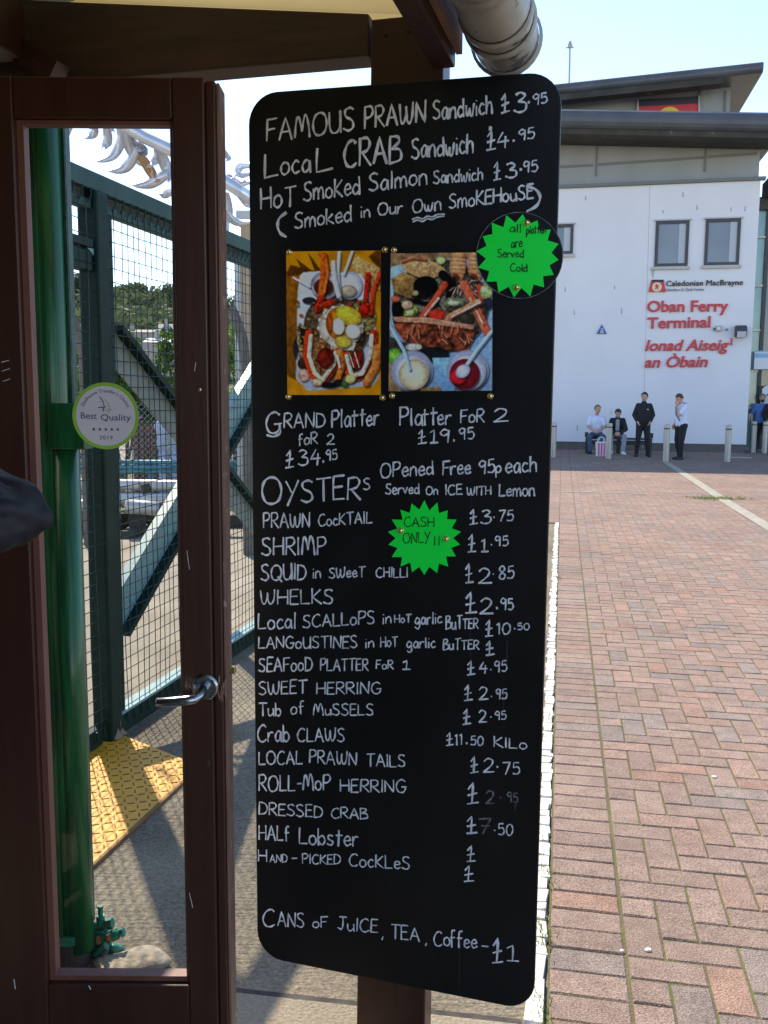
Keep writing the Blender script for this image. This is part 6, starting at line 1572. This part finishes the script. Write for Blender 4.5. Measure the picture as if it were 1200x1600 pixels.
for pts, w_, m_ in (([(545, 30), (558, 120), (500, 230), (392, 272)], .10, 'silver'), ([(455, 20), (465, 110), (452, 160), (432, 196)], .10, 'silver'), ([(230, 10), (195, 70), (180, 110), (192, 140)], .07, 'silver'), ([(350, 20), (378, 60), (350, 95), (298, 116)], .09, 'silver'),
                    ([(660, 190), (620, 270), (560, 320), (472, 335)], .11, 'silver'), ([(585, 50), (620, 170), (690, 260), (770, 300)], .13, 'silver'), ([(690, 230), (740, 310), (780, 370), (815, 405)], .10, 'bronze'), ([(800, 150), (800, 230), (775, 275), (740, 300)], .09, 'silver'),
                    ([(870, 350), (790, 395), (720, 420), (632, 432)], .12, 'silver'), ([(930, 460), (880, 475), (840, 495), (806, 490)], .09, 'silver'), ([(820, 190), (845, 270), (870, 340), (880, 410)], .12, 'silver'), ([(690, 120), (700, 170), (715, 205), (735, 225)], .10, 'silver'),
                    ([(500, 10), (500, 40), (490, 60), (478, 72)], .08, 'silver'), ([(650, 100), (655, 150), (670, 180), (700, 200)], .09, 'silver')):
    sculpt_blade([so(*q) for q in pts], w_, m_)
for pts, w_ in (([(352, 300), (356, 330), (352, 350), (356, 364)], .10), ([(392, 258), (378, 258), (370, 268), (364, 278)], .08), ([(356, 276), (366, 284), (378, 286), (394, 284)], .09), ([(395, 270), (384, 272), (376, 274), (366, 273)], .06), ([(352, 330), (364, 344), (378, 348), (395, 346)], .08), ([(372, 300), (382, 310), (388, 318), (398, 322)], .10), ([(352, 232), (354, 242), (358, 248), (352, 252)], .05)): sculpt_blade(pts, w_)

# ------------------------------------------------------------------ yard behind the fence
def pipe(label, x0, y0, x1, y1, Y, r, m='alu'):
    a_ = at(x0, y0, Y); b_ = at(x1, y1, Y + .15); root = thing('metal_pipe', label, 'pipe', (a_ + b_) / 2, 'long metal pipes stacked in the yard')
    s = MB(); s.tube([a_, b_], r, 16); build('tube', s, M[m], root, smooth=True)
    s = MB(); d = (b_ - a_).normalized(); s.tube([b_ - d * .10, b_ - d * .02], r * 1.12, 16); s.tube([a_ + d * .9, a_ + d * 1.0], r * 1.12, 16); build('collar', s, M['dark_steel'], root)
pipe('top pipe of the stack in the yard, bright along its upper side', 40, 755, 500, 762, 10.4, .062)
pipe('second pipe of the stack, just below the top one', 40, 778, 480, 782, 10.3, .066)
pipe('short thick grey pipe lying lowest in the stack', 196, 791, 262, 796, 10.1, .08)
pipe('short pale pipe sloping beside the green pole', 90, 800, 152, 783, 9.8, .06)
dk = thing('trestle', 'dark low trestle and timbers under the pipe stack', 'trestle', ground(235, 822))
s = MB()
for px in (128, 168, 215, 268, 340, 400):
    p = at(px, 822, 10.35); p.z = .0; zz = at(px, 789, 10.35).z; s.bar(p, Vector((p.x, p.y, zz)), .22, .12); s.bar(p + Vector((0, .15, .04)), p + Vector((0, -.4, .04)), .16, .09)
build('leg', s, M['dark_steel'], dk)
s = MB(); p = ground(60, 823); q = ground(272, 823); s.bar(p + Z * .10, q + Z * .10, .5, .18); s.bar(ground(330, 822) + Z * .08, ground(420, 820) + Z * .08, .4, .14); build('base_beam', s, M['dark_steel'], dk)
s = MB(); r_ = random.Random(5)
for px in (205, 230, 215): leaves(s, ground(px, 826) + Z * .12, (.3, .15, .12), 70, .05, r_)
tag(build('weed_clump', s, M['leaf_bright'], base=ground(215, 826)), 'low weeds growing under the pipe stack', 'weed')
# railing and chain link fence behind
CY = 13.2
cl_ = thing('chain_link_fence', 'galvanised chain link fence with a teal rail behind the pipe stack', 'fence', (at(230, 740, CY).x, CY, 0))
xA, xB = at(40, 740, CY).x, at(470, 740, CY).x; zA, zB = .12, at(230, 628, CY).z
s = MB(); st_ = .085; x = xA - (zB - zA)
while x < xB:
    for sg_ in (1, -1):
        a_, b_ = (x, zA), (x + (zB - zA), zB)
        if sg_ < 0: a_, b_ = (x, zB), (x + (zB - zA), zA)
        s.tube([(a_[0], CY, a_[1]), (b_[0], CY + .01 * sg_, b_[1])], .0035, 3, cap=False)
    x += st_
build('chain_link', s, M['galv'], cl_)
for px in (60, 180, 262, 380, 460):
    s = MB(); p = at(px, 700, CY); s.tube([(p.x, CY + .04, 0), (p.x, CY + .04, zB + .05)], .03, 10); build('post', s, M['galv'], cl_, smooth=True)
for py, r_2 in ((721, .03), (729, .035), (736, .025)):
    s = MB(); p = at(40, py, CY - .3); q = at(470, py + 2, CY - .3); s.tube([p, q], r_2, 10); build('rail', s, M['aqua_rail'], cl_, smooth=True)
for px in (150, 235, 330, 420):
    s = MB(); p = at(px, 720, CY - .25); s.bar((p.x, p.y, 0), (p.x, p.y, p.z), .06, .06); build('rail_post', s, M['aqua_rail'], cl_)
def bush(label, px, py, Y, rad, n, seed, fl=0):
    r_ = random.Random(seed); c_ = at(px, py, Y); root = thing('leafy_bush', label, 'bush', (c_.x, Y, 0))
    s = MB()
    for k in range(7): 
        d_ = Vector((r_.uniform(-1, 1) * rad[0], r_.uniform(-.6, .6) * rad[0], r_.uniform(-.2, .9) * rad[1])); s.tube([(c_.x, Y, 0), (c_.x + d_.x * .4, Y + d_.y * .4, c_.z * .55), tuple(c_ + d_ * .8)], [.03, .018, .006], 6)
    build('stem', s, M['bark'], root)
    s = MB()
    for k in range(9):
        d_ = Vector((r_.uniform(-.8, .8) * rad[0], r_.uniform(-.5, .5) * rad[0], r_.uniform(-.8, .8) * rad[1])); leaves(s, c_ + d_, (rad[0] * .45, rad[0] * .45, rad[1] * .35), n // 9, .07, r_)
    build('foliage', s, M['leaf_bright'], root)
    if fl:
        s = MB(); leaves(s, c_ - Z * rad[1] * .2, (rad[0] * 1.0, rad[0] * .7, rad[1] * 1.0), fl, .045, r_); build('flower', s, M['flower'], root)
bush('pale green bush in the middle of the yard behind the mesh, left of the brace', 190, 605, 15.5, (.65, .85), 1500, 1, 14)
bush('bushy plant with pink flowers under the right end of the brace', 240, 604, 15.0, (.6, .85), 1500, 2, 46)
bush('bush with pink flowers left of the round sticker', 72, 625, 15.0, (.8, .9), 1500, 3, 60)
bush('green bush behind the grey timber, between the pole and fence post', 128, 610, 16.2, (.6, .9), 1200, 4, 8)
bush('bright bush at the right of the yard near the tan pillar', 366, 600, 16.5, (.8, .9), 1300, 6, 10)
bush('tall bush close to the door stile on the right of the yard', 278, 640, 16.0, (.45, .6), 1400, 7, 16)
pt = thing('planter', 'brown planter with terracotta pots behind the chain link', 'planter', (at(222, 690, 14.6).x, 14.6, 0))
for px, w_ in ((214, .12), (226, .14), (240, .16)):
    p = at(px, 660, 14.6); q = at(px, 706, 14.6); s = MB(); s.tube([(p.x, 14.6, 0), (p.x, 14.6, q.z), (p.x, 14.6, p.z)], [w_ * .6, w_ * .6, w_ * .85], 12); build('pot', s, M['pot'], pt)
bgp = at(264, 705, 14.2); s = MB(); s.ball((bgp.x, 14.2, bgp.z + .28), (.2, .18, .36), 16, 12)
s.v = [(v[0] + .03 * math.sin(v[2] * 22), v[1], max(.0, v[2] + .02 * math.sin(v[0] * 30))) for v in s.v]; s.tube([(bgp.x, 14.2, .0), (bgp.x, 14.2, bgp.z)], .16, 12)
tag(build('blue_sack', s, M['blue_bag'], base=(bgp.x, 14.2, 0), smooth=True), 'pale blue sack standing behind the chain link by the door stile', 'sack')
def timber(label, pts, Y, w):
    P_ = [at(px, py, Y) for px, py in pts]; base = Vector((P_[-1].x, Y, 0)); P_.append(base); s = MB()
    for k in range(len(P_) - 1): pass
    s.tube(P_, [w * .8] + [w] * (len(P_) - 1), 8); tag(build('bent_timber', s, M['bark'], base=base), label, 'timber')
timber('bent grey timber standing between the green pole and the fence post', [(110, 488), (120, 518), (131, 548), (133, 600), (134, 680)], 9.5, .055)
timber('bent grey timber standing between the door edge and the menu board', [(362, 480), (369, 500), (379, 530), (384, 570), (386, 680)], 9.0, .05)
pp_ = at(384, 500, 12.5); plr = thing('tan_pillar', 'tall tan pillar with a pale cap seen left of the menu board', 'pillar', (pp_.x + .06, 12.5, 0))
zz = at(384, 352, 12.5).z; s = MB(); s.box((pp_.x + .06, 12.5, zz / 2), (.2, .2, zz)); build('shaft', s, M['tan_post'], plr)
s = MB(); s.box((pp_.x + .06, 12.5, zz + .08), (.3, .3, .16)); build('capital', s, M['sill'], plr); s = MB(); s.box((pp_.x - .09, 12.45, zz / 2 - .2), (.08, .08, zz - .4)); build('conduit', s, M['galv'], plr)
yp = at(143, 705, 12.8); s = MB(); s.tube([(yp.x, 12.8, 0), (yp.x, 12.8, yp.z + .1), (yp.x, 12.8, yp.z + .14)], [.035, .035, .02], 10); tag(build('yellow_marker', s, M['yellow_post'], base=(yp.x, 12.8, 0)), 'short yellow marker post under the left of the round sticker', 'marker post')

# ------------------------------------------------------------------ person at the left whose sleeve reaches into view
PYD = 1.28
el = at(55, 806, PYD)
def noprop(*a): pass
bx = at(-470, 800, PYD).x
el_l = Vector((el.x - bx, 0.0, el.z))
Jp = dict(pelvis=(0, 0, .98), waist=(0, 0, 1.10), chest=(0, 0, 1.30), neck=(0, 0, 1.50), head=(0, -.02, 1.66), shL=(.19, .02, 1.42), shR=(-.19, 0, 1.42),
          elL=tuple(el_l), elR=(-.27, .02, 1.15), wrL=(el_l.x - .30, -.14, el_l.z - .035), wrR=(-.25, -.10, .92), hipL=(.09, 0, .93), hipR=(-.09, 0, .93), knL=(.11, -.01, .50), knR=(-.11, -.01, .50),
          anL=(.12, .03, .09), anR=(-.12, .03, .09), toL=(.14, -.13, .04), toR=(-.14, -.13, .04), inL=(-1, .2, 0))
def sleeve_folds(root, T, H, j):
    s = MB(); e_ = j['elL']; sh_ = j['shL']; wr_ = j['wrL']
    V = Vector
    chain(s, [sh_, e_ + (sh_ - e_) * .32, e_ + (sh_ - e_) * .12, e_ + V((-.02, .01, .006))], [.078, .066, .05, .032])
    chain(s, [e_ + V((-.02, 0, -.004)), e_ + (wr_ - e_) * .16, e_ + (wr_ - e_) * .5, wr_ - (wr_ - e_) * .12], [.031, .044, .058, .05])
    cap_(s, e_ + V((-.03, 0, 0)), e_ + V((.006, 0, -.003)), .034, .020)
    for pts, rs in (([(.012, -.012, .0), (-.02, -.046, .016), (-.08, -.086, .020), (-.16, -.092, .004)], [.005, .010, .016, .010]),
                    ([(.0, -.012, .012), (-.04, -.048, .046), (-.12, -.070, .072)], [.005, .012, .010]),
                    ([(.008, -.012, -.012), (-.04, -.060, -.020), (-.10, -.092, -.022), (-.17, -.098, -.034)], [.005, .011, .017, .010]),
                    ([(-.012, -.010, -.026), (-.06, -.046, -.046), (-.13, -.066, -.060)], [.005, .012, .010]),
                    ([(-.018, .0, .028), (-.06, -.020, .062), (-.11, -.030, .098)], [.006, .011, .010])):
        chain(s, [e_ + V(q) for q in pts], rs)
    remesh('sleeve', s, M['jacket'], root, .0045, 2, .005)
person('person in a dark jacket at the left edge, only a bent elbow in view', (bx, PYD, 0), 0, Jp, 'jacket', 'black_cloth', 'black_shoe', 'hair_dark', voxel=.012, extras=sleeve_folds, own_sleeve=True)
